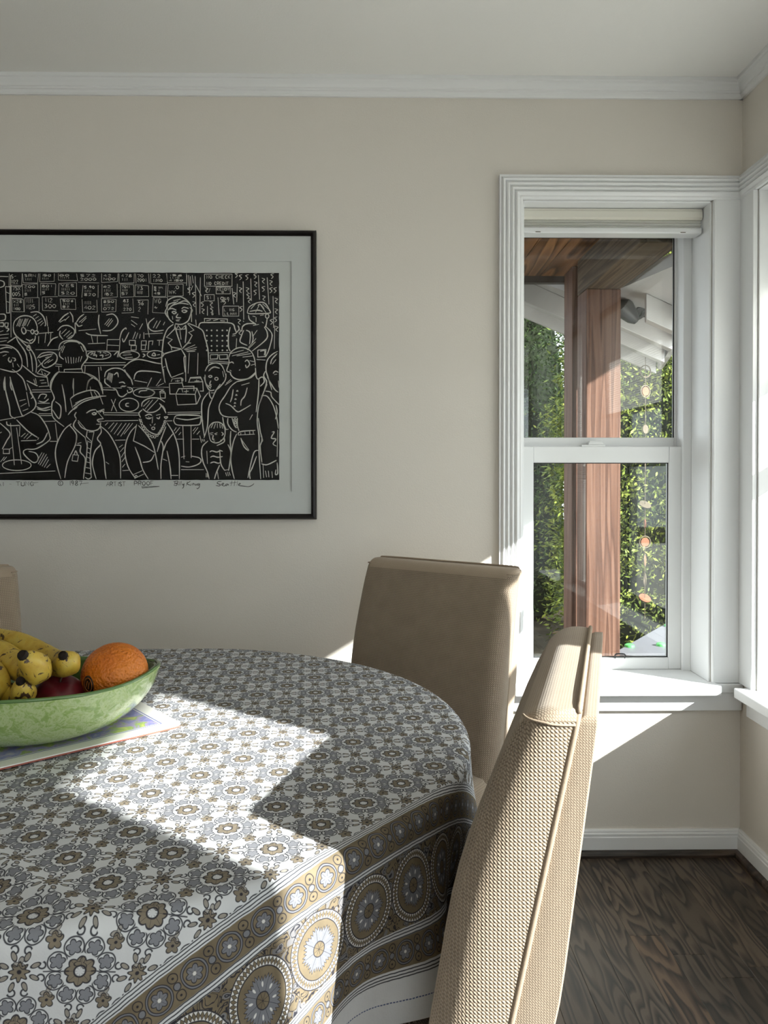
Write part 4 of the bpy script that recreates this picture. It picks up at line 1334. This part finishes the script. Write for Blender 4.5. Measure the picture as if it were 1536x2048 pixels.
S2 = """135,740 150,690 200,660 260,655 320,690 355,740;140,760 160,720 220,700;155,770 190,730 260,710 330,720;185,730 240,690;200,690 260,675;230,715 290,690 330,705;140,760 130,790 150,830;145,780 160,840 200,880;355,740 350,790 325,860 270,890 215,885;340,745 360,770 345,810
165,760 190,755 225,770;270,760 290,745 330,755;185,785 205,780 225,790 205,800 185,785;270,775 290,768 315,778 290,790 270,775;240,800 225,830 265,835;220,855 255,850;225,862 250,860;190,820 195,850
200,890 150,930 120,1000 110,1060 100,1180 105,1260 130,1390;215,890 210,930 140,1000 190,1020 155,1050 185,1085 270,1100!;215,910 230,970 270,1090;225,935 240,900 265,935 300,900 300,930 225,935!;255,940 265,1020;320,885 375,940 330,960 360,985 330,1040 285,1085!;305,895 310,950 300,1050;325,880 440,935 470,1010 495,1110 500,1230
275,1100 320,1055 350,1050;290,1105 385,1065;300,1110 400,1085;310,1120 395,1105;320,1125 385,1120;105,1170 130,1140 270,1100;265,1100 300,1160 290,1180 300,1300;130,1180 150,1270 180,1340;180,1345 285,1305;305,1160 305,1380;335,1135 325,1310;410,1135 405,1320;180,1080 185,1110;105,1260 130,1250;115,1270 125,1380
385,480 395,810;430,490 425,800;365,560 350,600;330,470 340,640;355,800 355,870;390,850 395,900;385,545 440,650;345,480 350,560;360,470 370,540;315,470 312,560
795,525 800,850;860,500 865,690;925,470 935,680;1000,490 1015,720;745,545 740,700;700,580 715,720;1050,650 1055,920;1065,900 1060,1100;740,1010 735,1090;580,660 590,810;490,735 490,815;795,860 800,870
415,920 430,880 500,875 690,880 725,930 735,965 705,975;465,870 465,840 660,845 660,875!;480,860 520,852;540,858 580,850;600,858 640,862;685,915 670,980 670,1080 685,1120;500,1135 680,1130;515,1150 580,1148 575,1185 515,1188 515,1150!;590,1150 660,1148 660,1185 595,1188 590,1150!;500,1200 680,1215;505,1215 670,1228;750,900 760,930 740,960;730,985 700,990
830,790 850,740 920,705 980,710 1020,770 1015,795 860,800 830,790;850,780 920,770 960,780;920,730 940,720 975,760;900,790 930,730;840,810 850,850 890,880 905,890;875,820 900,825;905,830 905,870;940,815 970,810;1000,840 990,900 975,920;955,870 970,880;860,760 900,715;940,720 990,790;960,715 1010,760
905,885 830,885 790,910 785,950;880,900 930,890;800,940 780,990 770,1040 830,1070;820,940 855,965 850,1060;870,950 880,1010 870,1050;915,940 880,990;830,1110 900,1040;840,1090 905,1010;990,910 1035,960 1040,1010 1010,1120 985,1170;980,920 1000,960 990,1020 870,1120;920,1110 990,1105 985,1165 920,1170 920,1110!;910,1190 985,1195;940,1120 980,1115 975,1155
670,1180 690,1130 740,1095 800,1090 860,1120 890,1180 900,1250;690,1140 800,1110;700,1160 840,1125;740,1160 860,1140;790,1170 875,1160;850,1200 890,1210;860,1240 895,1230;670,1180 675,1220 655,1285 685,1300 690,1320 720,1350 770,1362 840,1350 900,1300;680,1220 700,1212 715,1225;810,1210 830,1195 850,1230 825,1260 815,1235;770,1275 760,1285;900,1260 905,1330 920,1360;680,1280 695,1290
470,1290 500,1240 560,1220 610,1240 640,1300;500,1290 540,1255 595,1265;510,1275 560,1250;620,1290 630,1340;635,1290 650,1340;470,1320 475,1390 520,1440;520,1370 510,1400 525,1405;650,1310 640,1370 590,1430 560,1451
1090,1120 1040,1150 1000,1200 990,1280 1010,1350 1040,1451;1085,1140 1040,1190 1030,1230;1075,1190 1045,1230;1050,1310 1070,1290 1095,1300;1060,1320 1085,1315;985,1290 970,1330 995,1380 975,1451;920,1360 960,1340 975,1380 940,1420
190,1355 270,1350 280,1375;345,1350 430,1350"""
S3 = """0,455 220,415;90,60 110,140 190,390 220,410;45,60 50,180 85,330 95,410 140,440;220,410 300,360 325,300 290,220 245,120;240,200 265,330;270,200 295,240 280,260;175,280 230,265;185,330 240,300;205,370 255,350;280,380 350,410 410,490 440,560 455,625;150,450 250,550 340,610
455,600 440,640 330,710 245,715;430,565 390,640 330,670;245,715 215,730 220,765 290,830 330,830 345,790 320,750 260,735;60,465 75,500 180,500;95,480 130,860;150,520 195,850;180,505 175,600;0,935 500,912;190,605 230,570;215,620 255,575;240,625 290,580;190,640 330,635;340,630 350,610
330,830 380,745;345,850 400,750;360,860 420,760;380,870 430,785;400,880 440,810;420,885 455,850;0,480 90,570 60,640 20,715;30,715 85,715 85,755 30,755 30,715!;85,715 110,700;5,830 40,785;30,820 60,785;0,570 15,560
290,180 460,178;290,200 460,198;350,395 465,395;350,412 465,412;400,465 500,462;500,480 520,640;450,645 520,645;345,260 370,220 420,225 400,260;340,300 450,300;330,330 380,350 460,330;335,350 400,365 455,355;350,280 400,290 440,260
460,100 455,160 490,250 470,300 470,400 500,450 580,512;500,285 550,335 535,440 475,360;560,130 585,260 597,380;665,80 665,240;780,190 800,100 845,70;845,70 910,120 930,220;460,100 500,40 540,10;760,20 840,70;815,150 820,190
635,260 690,220 800,185 870,190 905,235;660,330 760,265 880,240 960,235;615,405 655,360 760,285 900,245;635,260 655,345;820,195 835,245;850,195 880,240;905,240 930,310;680,300 740,270;670,340 720,310;665,360 700,335
780,390 820,365 865,358;865,358 935,440;870,380 900,370 940,352;830,395 850,385 870,395 850,405 830,395;900,385 920,370 935,380;940,352 935,400;935,440 895,445 880,455 900,475;880,460 945,465;870,490 910,490;910,470 905,510 880,540 820,550 740,520 705,470;690,380 675,410 690,440;690,445 665,490 680,530 770,610;705,455 780,540
790,540 780,600 830,650 850,560!;800,560 850,560;790,650 780,800 760,930 755,985;830,650 815,780 825,970;785,640 830,660;785,700 820,715;785,740 815,755;785,785 815,800;780,830 815,840;775,880 820,890;770,930 825,940;770,970 800,985 830,965
645,485 580,540 520,650 500,750 515,860 550,985;630,500 690,580 685,670;690,590 680,680 610,830 585,975;690,680 730,685 725,740 770,800 760,900;770,610 785,680;650,820 660,765 710,770 700,825 650,820!;670,765 685,730 700,768;905,510 915,560 880,620 910,670 860,730 835,830 850,920 870,985;915,680 940,800 950,920 960,985;905,505 980,570 1050,690 1085,800 1090,980;955,830 985,850;700,665 735,655
930,385 1260,388;940,405 1255,408;945,460 1250,455;950,500 975,475;980,530 1030,475;1000,560 1060,478;1030,580 1100,480;1060,590 1140,480;1090,600 1170,480;1120,580 1200,480;1040,635 1135,632;1075,700 1110,675;1085,740 1120,700;1095,790 1125,740;1100,830 1130,790;1105,880 1130,850;1105,910 1165,905
1005,265 1055,375;1045,260 1005,370;1165,300 1140,305 1140,325 1165,330;1255,210 1270,190 1330,185;930,160 1070,162;930,178 1040,182;1200,160 1480,155;1320,175 1480,175;1020,165 1050,180 1075,230 1110,240 1150,210;1090,150 1130,150;1150,155 1190,165 1195,190 1160,205 1150,180;1165,170 1185,180
1280,330 1290,290 1350,255 1430,255 1490,290;1290,350 1330,380 1390,380 1440,350 1460,310;1295,330 1350,275;1310,355 1380,270;1330,370 1430,265;1440,300 1480,350 1500,390;1470,320 1495,360;1285,360 1255,390 1270,430;1255,440 1280,470;1300,500 1340,550 1400,580 1440,570 1490,460
1310,415 1345,400 1375,410;1315,430 1345,440 1370,430;1340,420 1350,430;1410,410 1450,400;1415,430 1435,440 1445,420;1380,420 1375,480;1355,490 1365,505;1390,500 1405,485
1235,500 1180,560 1140,650 1130,760 1160,880 1220,975;1235,490 1205,640 1310,690 1395,745!;1250,500 1330,590 1390,700 1430,900;1220,695 1260,800 1290,900 1340,985;1395,760 1360,820 1290,835;1205,945 1285,910;1215,980 1300,940;1500,510 1450,640 1420,740;1455,640 1475,700 1455,850 1455,985;1470,805 1510,820"""
S4 = """165,115 275,110 285,150!;165,115 170,205 215,205!;190,75 265,65 275,110!;180,100 190,75;215,95 255,92;235,85 237,102;325,105 450,100 455,180 425,180!;330,105 345,65 430,60 450,100!;380,95 420,92;398,82 400,104;220,205 385,208 395,290 235,298 220,205!;220,205 245,160 400,155 385,208!;400,155 430,225 400,290!;270,155 280,190;290,185 330,180;312,168 308,200;285,140 375,138 375,180!
85,195 130,195 130,240 90,240 85,195!;80,190 100,178 125,185;60,145 160,148;0,165 40,190 10,225;150,362 435,358;150,378 430,372;205,420 225,390 310,385 420,390 435,410 430,450 400,470 240,470 205,440 205,420;220,410 320,425 430,405;280,475 290,760;350,470 352,750;140,435 190,433;440,435 455,430;265,745 300,735;355,735 420,750 435,780 400,810 330,828 265,820;305,782 335,785;225,590 290,590;360,590 420,590
205,520 225,490;215,540 255,490;245,555 265,530;365,520 390,490;370,545 410,490;400,550 425,520;265,850 460,850;120,400 150,400 135,415 120,400
145,450 200,540 235,640 250,760 250,930;195,545 140,620 115,690;145,690 170,820 180,930;180,900 240,900;115,760 145,775
505,560 500,500 530,455 580,445 620,465 640,510 635,570 600,610 560,622 520,605 505,560;520,495 540,455;545,500 560,455;575,495 575,455;600,495 595,458;620,500 612,470;510,540 540,535;550,545 575,535;515,552 535,552;555,552 572,550;540,555 535,590 550,590;540,605 555,608;610,530 625,545 612,560;635,580 630,615 570,645;600,600 635,590
495,605 450,650 440,710 455,790 490,870 505,930;485,690 490,800;510,700 530,690 570,700 600,688 620,695;515,745 540,735 580,745 620,738;515,795 545,785 580,795 605,790;595,680 605,800 640,860;665,635 690,700 680,800 670,860;595,810 565,880 550,930;575,870 585,930;480,880 480,915;640,855 670,850;645,875 655,905;660,870 670,905;675,870 685,900;490,880 492,915
495,195 450,260 440,340 450,470 465,570;530,250 500,330 490,480 460,580;505,180 510,220 530,250;520,195 545,195;600,120 560,180 530,250;470,100 490,150 515,175 550,170;425,560 440,620;445,590 455,610;460,590 468,610;460,60 470,100
740,100 690,140 640,220 600,280 590,330 610,380 660,400 745,402;740,100 850,70 900,30;780,130 850,110;710,165 700,230 685,275;738,185 745,175 752,185;730,220 737,210 744,220;723,255 730,245 737,255;718,288 725,279 732,288;715,314 722,305 729,314;830,150 810,220 780,260 775,305;645,285 690,305 745,355 790,340 860,298;930,70 925,200 905,360;875,380 850,425;640,130 700,90;650,115 690,80
620,400 630,460 650,510;665,410 665,460 700,510 740,530;700,410 720,470 735,495;745,410 745,470 760,520;750,550 775,525 900,515;750,555 895,548;775,535 775,552;810,530 812,550;850,522 852,548;880,520 882,545;740,545 710,620 690,750 700,850 720,930;690,520 685,600 690,680;775,580 800,650 840,690;785,600 845,685;925,685 890,700 860,800 835,920;910,735 870,840 850,880 855,930;640,510 670,505
950,220 1000,225 1050,300 1080,400 1095,500;955,230 925,320 915,450 930,560 930,700 945,930;1000,120 970,190 930,300;985,180 1030,190 1040,230 1105,300;1075,300 1085,360 1070,420;925,410 940,520 955,580 945,640;945,560 960,600 940,650 955,790;1040,530 1060,530 1035,580 1075,590 1050,630 1080,650;1090,510 1085,740;950,800 1000,808 1080,770;965,810 970,920;985,860 995,915;1010,860 1015,915;1040,865 1045,920;1085,790 1090,880 1070,890 1075,850;1000,60 1060,160 1095,190;1095,90 1100,150"""
ELL = {1: [(898, 1220, 105, 38), (1172, 1222, 88, 38), (1405, 1215, 75, 35)],
       2: [(1000, 820, 15, 18), (515, 1335, 14, 8), (567, 1355, 14, 12), (510, 1420, 12, 8)],
       3: [(152, 860, 130, 48), (1165, 315, 88, 60), (1300, 205, 95, 40), (1230, 962, 9, 9), (1385, 527, 14, 12)],
       4: [(725, 425, 8, 10), (730, 450, 8, 10), (740, 482, 8, 10)]}
BEADS = [(1270, 455), (1278, 480), (1287, 505), (1297, 528), (1310, 550), (1330, 572), (1352, 590), (1375, 602), (1398, 604), (1420, 590), (1438, 572), (1452, 552), (1465, 530), (1476, 508), (1485, 488), (1491, 466)]
# block letters, unit box, y down
FONT = {'0': '.5,0 .1,.3 .1,.7 .5,1 .9,.7 .9,.3 .5,0', '1': '.5,0 .5,1', '2': '.1,.2 .5,0 .9,.25 .1,1 .9,1!', '3': '.1,0 .8,.1 .5,.45 .9,.7 .5,1 .1,.9', '4': '.7,1 .7,0 .1,.65 .95,.65!',
        '5': '.9,0 .2,0 .2,.4 .8,.5 .8,.85 .1,1', '6': '.8,0 .2,.5 .3,.95 .8,.9 .8,.55 .25,.6', '7': '.1,0 .9,0 .4,1!', '8': '.5,.45 .15,.2 .5,0 .85,.2 .5,.45 .1,.75 .5,1 .9,.75 .5,.45', '9': '.8,.4 .3,.45 .2,.15 .6,0 .8,.3 .6,1',
        'A': '0,1 .5,0 1,1!|.2,.6 .8,.6', 'B': '.1,1 .1,0 .8,.1 .7,.45 .1,.5 .9,.65 .7,1 .1,1', 'C': '.9,.15 .4,0 .1,.5 .4,1 .9,.85', 'D': '.1,0 .1,1 .8,.8 .9,.3 .1,0', 'E': '.9,0 .1,0 .1,1 .9,1!|.1,.5 .7,.5', 'F': '.9,0 .1,0 .1,1!|.1,.5 .7,.5',
        'G': '.9,.15 .4,0 .1,.5 .4,1 .9,.85 .9,.55 .5,.55!', 'H': '.1,0 .1,1|.9,0 .9,1|.1,.5 .9,.5', 'I': '.5,0 .5,1', 'K': '.1,0 .1,1|.9,0 .1,.5 .9,1!', 'L': '.1,0 .1,1 .9,1!', 'M': '0,1 .15,0 .5,.7 .85,0 1,1!', 'N': '.1,1 .1,0 .9,1 .9,0!',
        'O': '.5,0 .1,.3 .1,.7 .5,1 .9,.7 .9,.3 .5,0', 'P': '.1,1 .1,0 .9,.15 .8,.5 .1,.55', 'R': '.1,1 .1,0 .9,.15 .7,.5 .1,.5|.4,.5 .95,1', 'S': '.9,.1 .4,0 .1,.25 .8,.65 .7,.95 .1,.95', 'T': '0,0 1,0|.5,0 .5,1', 'U': '.1,0 .1,.8 .5,1 .9,.8 .9,0', 'W': '0,0 .25,1 .5,.3 .75,1 1,0!',
        'X': '0,0 1,1|1,0 0,1', 'Y': '0,0 .5,.5 1,0!|.5,.5 .5,1', '#': '.3,0 .2,1|.7,0 .6,1|0,.35 1,.3|0,.7 1,.65', '-': '.1,.5 .9,.5', '~': '0,.6 .3,.3 .6,.7 1,.4', '/': '.8,0 .2,1', '.': '.4,.9 .6,1'}
def parse(txt):
    for part in txt.replace('\n', ';').split(';'):
        part = part.strip()
        if not part: continue
        sharp = part.endswith('!')
        yield [tuple(float(v) for v in q.split(',')) for q in part.rstrip('!').split()], sharp
class Strokes:
    def __init__(s, depth): s.m = MB(); s.d = depth; s.r = random.Random(3)
    def add(s, pts, w=2.0, sharp=False, taper=True, clip=True):
        """pts in photo pixels"""
        if clip: pts = [(x, min(max(y, 547), 959.5)) for x, y in pts]
        P = [Vector((x, y)) for x, y in pts]
        if len(P) < 2: return
        if len(P) > 2 and not sharp: P = [Vector((q.x, q.y)) for q in catmull([(p.x, p.y, 0) for p in P], 5)]
        n = len(P); L, Rr = [], []
        for i in range(n):
            if sharp and 0 < i < n - 1:
                d1 = (P[i] - P[i - 1]).normalized(); d2 = (P[i + 1] - P[i]).normalized(); d = d1 + d2
                if d.length < .2: d = d1
            else: d = P[min(i + 1, n - 1)] - P[max(i - 1, 0)]
            if d.length < 1e-6: d = Vector((1, 0))
            d.normalize()
            nn = Vector((-d.y, d.x))
            u = i / (n - 1)
            k = (.55 + .45 * math.sin(math.pi * u) ** .5) if taper else 1
            h = w / 2 * k * s.r.uniform(.85, 1.15)
            L.append(P[i] + nn * h); Rr.append(P[i] - nn * h)
        b = len(s.m.v)
        for q in L + Rr:
            p = wall_pt(q.x, q.y, PY - s.d); s.m.v.append((p.x, PY - s.d, p.z))
        for i in range(n - 1): s.m.f.append((b + i, b + i + 1, b + n + i + 1, b + n + i))
    def ell(s, cx, cy, rx, ry, w=2.0, n=16, clip=True):
        s.add([(cx + rx * math.cos(2 * math.pi * i / n), cy + ry * math.sin(2 * math.pi * i / n)) for i in range(n + 1)], w, taper=False, clip=clip)
    def dot(s, cx, cy, r):
        b = len(s.m.v)
        for i in range(8):
            p = wall_pt(cx + r * math.cos(math.pi * i / 4), cy + r * math.sin(math.pi * i / 4), PY - s.d); s.m.v.append((p.x, PY - s.d, p.z))
        s.m.f.append(tuple(range(b, b + 8)))
    def text(s, t, x, y, cw, hgt, w=1.5, jit=.08, gap=.25):
        for c in t:
            if c != ' ' and c in FONT:
                for seg in FONT[c].split('|'):
                    sharp = seg.endswith('!')
                    pts = [tuple(float(v) for v in q.split(',')) for q in seg.rstrip('!').split()]
                    s.add([(x + (a + s.r.uniform(-jit, jit)) * cw, y + (b_ + s.r.uniform(-jit, jit)) * hgt) for a, b_ in pts], w, sharp, clip=False)
            x += cw * (1 + gap) * (.6 if c in '1I.' else 1)
ST = Strokes(.0005)
for k, S in ((1, S1), (2, S2), (3, S3), (4, S4)):
    ox, oy, sc_ = CROP[k]
    for pts, sharp in parse(S): ST.add([(ox + x / sc_, oy + y / sc_) for x, y in pts], 2.3, sharp)
    for cx, cy, rx, ry in ELL[k]: ST.ell(ox + cx / sc_, oy + cy / sc_, rx / sc_, ry / sc_, 1.7)
for x, y in BEADS: ST.ell(x / 4.518, 740 + y / 4.518, 2.2, 2.4, 1.3, 8)
for x in (485, 525, 572, 618, 658):
    for y in (942, 988, 1030, 1075, 1112): ST.dot(300 + x / 4.267, 440 + y / 4.267, 1.7)
for i, (x, y) in enumerate([(775, 490), (770, 600), (830, 490), (830, 600), (900, 480), (900, 550), (900, 620), (965, 520), (970, 590), (970, 670), (1045, 480), (1030, 540), (1070, 600), (1075, 690), (1035, 600), (720, 640), (840, 650), (845, 690), (780, 760), (1075, 780), (1075, 850), (1080, 930), (1040, 870), (765, 960), (450, 720), (450, 780), (375, 640), (375, 720), (740, 470), (520, 720), (530, 770), (620, 680), (640, 700), (480, 600), (335, 600), (760, 870)]):
    k = 1 if i % 2 else -1
    ST.add([(300 + (x + a) / 4.267, 440 + (y + b_) / 4.267) for a, b_ in ((-12 * k, -24), (14 * k, -14), (-6 * k, 4), (12 * k, 22))], 1.5)
# price sheets on the diner wall: box in crop 1 and lines of writing
SHEETS = [(85, 480, 195, 600, 'S-', '1122'), (205, 480, 345, 565, 'SRN', '1111'), (360, 480, 495, 555, '150', '1111'), (525, 480, 695, 545, '00', '11111'), (710, 480, 890, 565, '572', '2000'), (920, 480, 1065, 560, '42', 'N00'), (1080, 480, 1210, 570, '478', '111'), (1225, 480, 1345, 575, '70', '2001'), (1365, 480, 1510, 580, '22', '11M0'),
          (100, 590, 200, 710, '75X', '005'), (205, 580, 335, 700, '200', '1111', '8'), (365, 575, 500, 685, '801', '1111', '5'), (535, 570, 695, 690, 'YES', '11111', '520'), (745, 585, 885, 705, '5.90', '1111', '820'), (920, 580, 1055, 700, '#2', '1111', '182'), (1085, 580, 1205, 695, '7011', '1111', '57'), (1220, 590, 1340, 690, '73', '11111'), (1375, 590, 1500, 690, 'S1M', '91', '45'),
          (105, 715, 215, 830, 'X28', '111', '1100'), (220, 700, 355, 830, '1111', '1125'), (385, 695, 525, 820, '112', '300'), (550, 710, 685, 810, '506', '1111', '82'), (745, 720, 880, 830, '1111', '402'), (920, 715, 1050, 830, '850', '1111', '072'), (1100, 705, 1205, 840, '83', '1111', '220'), (1235, 720, 1340, 850, '56', '2'), (1380, 700, 1510, 840, 'WG', '~'),
          (1510, 480, 1690, 570, '156', '1112', '4150'), (1515, 580, 1650, 690, 'V.0', 'WK')]
rs = random.Random(11)
for x0, y0, x1, y1, *lines in SHEETS:
    c = [(x0, y0), (x1, y0), (x1, y1), (x0, y1)]
    c = [((x + rs.uniform(-6, 6)) / 4.518, 440 + (y + rs.uniform(-5, 5)) / 4.518) for x, y in c]
    for i in range(4):
        if y0 < 500 and i == 0: continue
        if rs.random() < .85: ST.add([c[i], c[(i + 1) % 4]], 1.5)
    nl = len(lines); hh = (y1 - y0 - 20) / nl
    for i, t in enumerate(lines):
        ww = (x1 - x0 - 24) / max(3, len(t)) * .78
        ST.text(t, (x0 + 14) / 4.518, 440 + (y0 + 12 + hh * i) / 4.518, ww / 4.518, hh * .66 / 4.518, 1.25)
def box2(x0, y0, x1, y1, w=1.4):
    q = [(300 + x / 4.267, 440 + y / 4.267) for x, y in ((x0, y0), (x1, y0), (x1, y1), (x0, y1), (x0, y0))]
    ST.add(q, w, True, False)
def text2(t, x, y, cw, h, w=1.2): ST.text(t, 300 + x / 4.267, 440 + y / 4.267, cw / 4.267, h / 4.267, w, .05)
box2(465, 462, 700, 565); text2('NO CHECK', 482, 472, 21, 28); text2('NO CREDIT', 482, 528, 18, 26)
box2(565, 572, 685, 630); text2('KENDY', 572, 580, 18, 22, 1.1); text2('10', 605, 606, 14, 16, 1.0)
box2(465, 637, 548, 690); text2('S1', 482, 650, 20, 24)
box2(622, 735, 758, 820); text2('L ING', 632, 755, 16, 22, 1.1); text2('LILIHAN', 634, 790, 14, 20, 1.1)
text2('2/', 475, 580, 18, 36); text2('S/9', 600, 660, 22, 40); text2('6', 525, 785, 16, 24)
# part of the picture left of the photo's edge: more wall sheets, stools and coats
for i in range(7):
    x = -12 - i * 11
    ST.add([(x, 555), (x + 2, 610 + 6 * (i % 3))], 1.6)
    ST.add([(x - 4, 640), (x + 1, 700), (x - 3, 780), (x + 2, 880)], 1.7)
ST.add([(0, 760), (-40, 770), (-70, 810), (-84, 900)], 1.9); ST.add([(0, 935), (-84, 938)], 1.9)
o = relf(ST.m.build('carved_lines', M['line'], fr, fix=False)); o['kind'] = 'stuff'
# pencilled margin: title, date, edition, signature, town
HW = Strokes(.0004 - .0012)
def hand(txt, ox, oy, sc_, w=1.4):
    for pts, sharp in parse(txt): HW.add([(ox + x / sc_, oy + y / sc_) for x, y in pts], w, sharp, clip=False)
HW.text('TAI', -14, 964, 7.5, 8, 1.5, .05, .12); HW.text('-', 18, 964, 5, 8, .95); HW.text('TUNG', 32, 963.5, 8, 8, 1.5, .05, .15)
hand('300,1020 345,1015', 0, 740, 4.518)
HW.ell(121, 966.5, 4.8, 4.6, 1.3, 12, False); HW.text('C', 119.2, 964.4, 3.6, 4.2, 1.1, .02)
HW.text('1987', 137, 962, 6.4, 9, 1.5, .05, .25); hand('720,1030 800,1020', 0, 740, 4.518)
HW.text('ARTIST', 213, 964, 5.6, 8, 1.5, .05, .25); HW.text('PROOF', 268, 962.5, 6.6, 8, 1.5, .05, .25)
hand('1280,1050 1285,1068 1440,1052 1280,1052!;1282,1058 1400,1055;1282,1063 1340,1058', 0, 740, 4.518, 1.2)
hand('215,950 205,985;200,955 235,948 235,965 212,968 232,972 225,985 205,985;245,970 243,985;256,950 250,985;268,948 262,985;275,970 282,982 292,968;292,968 285,1000 275,1012;318,950 310,988;345,950 315,970 350,985;352,970 350,985;362,985 366,970 375,970 376,985;385,970 392,985 400,970;418,968 405,975 410,985 425,968;425,968 420,1000 404,1014 400,1005', 300, 740, 4.267, 1.5)
hand('610,952 580,955 575,968 600,978 590,990 562,985;615,980 630,972 622,966 612,980 630,990 645,985;665,972 648,975 650,988 668,975 670,988;700,945 690,990;725,945 718,990;680,965 740,958;748,945 742,988;760,980 772,970 762,968 758,985 790,990 840,995 870,985 888,968', 300, 740, 4.267, 1.5)
o = relf(HW.m.build('pencil_writing', M['pencil'], fr, fix=False)); o['kind'] = 'stuff'
relf(MB().box(FX0 + fw - .002, FX1 - fw + .002, WY - .0215, WY - .0200, FZ0 + fw - .002, FZ1 - fw + .002).build('glass', M['pglass'], fr))
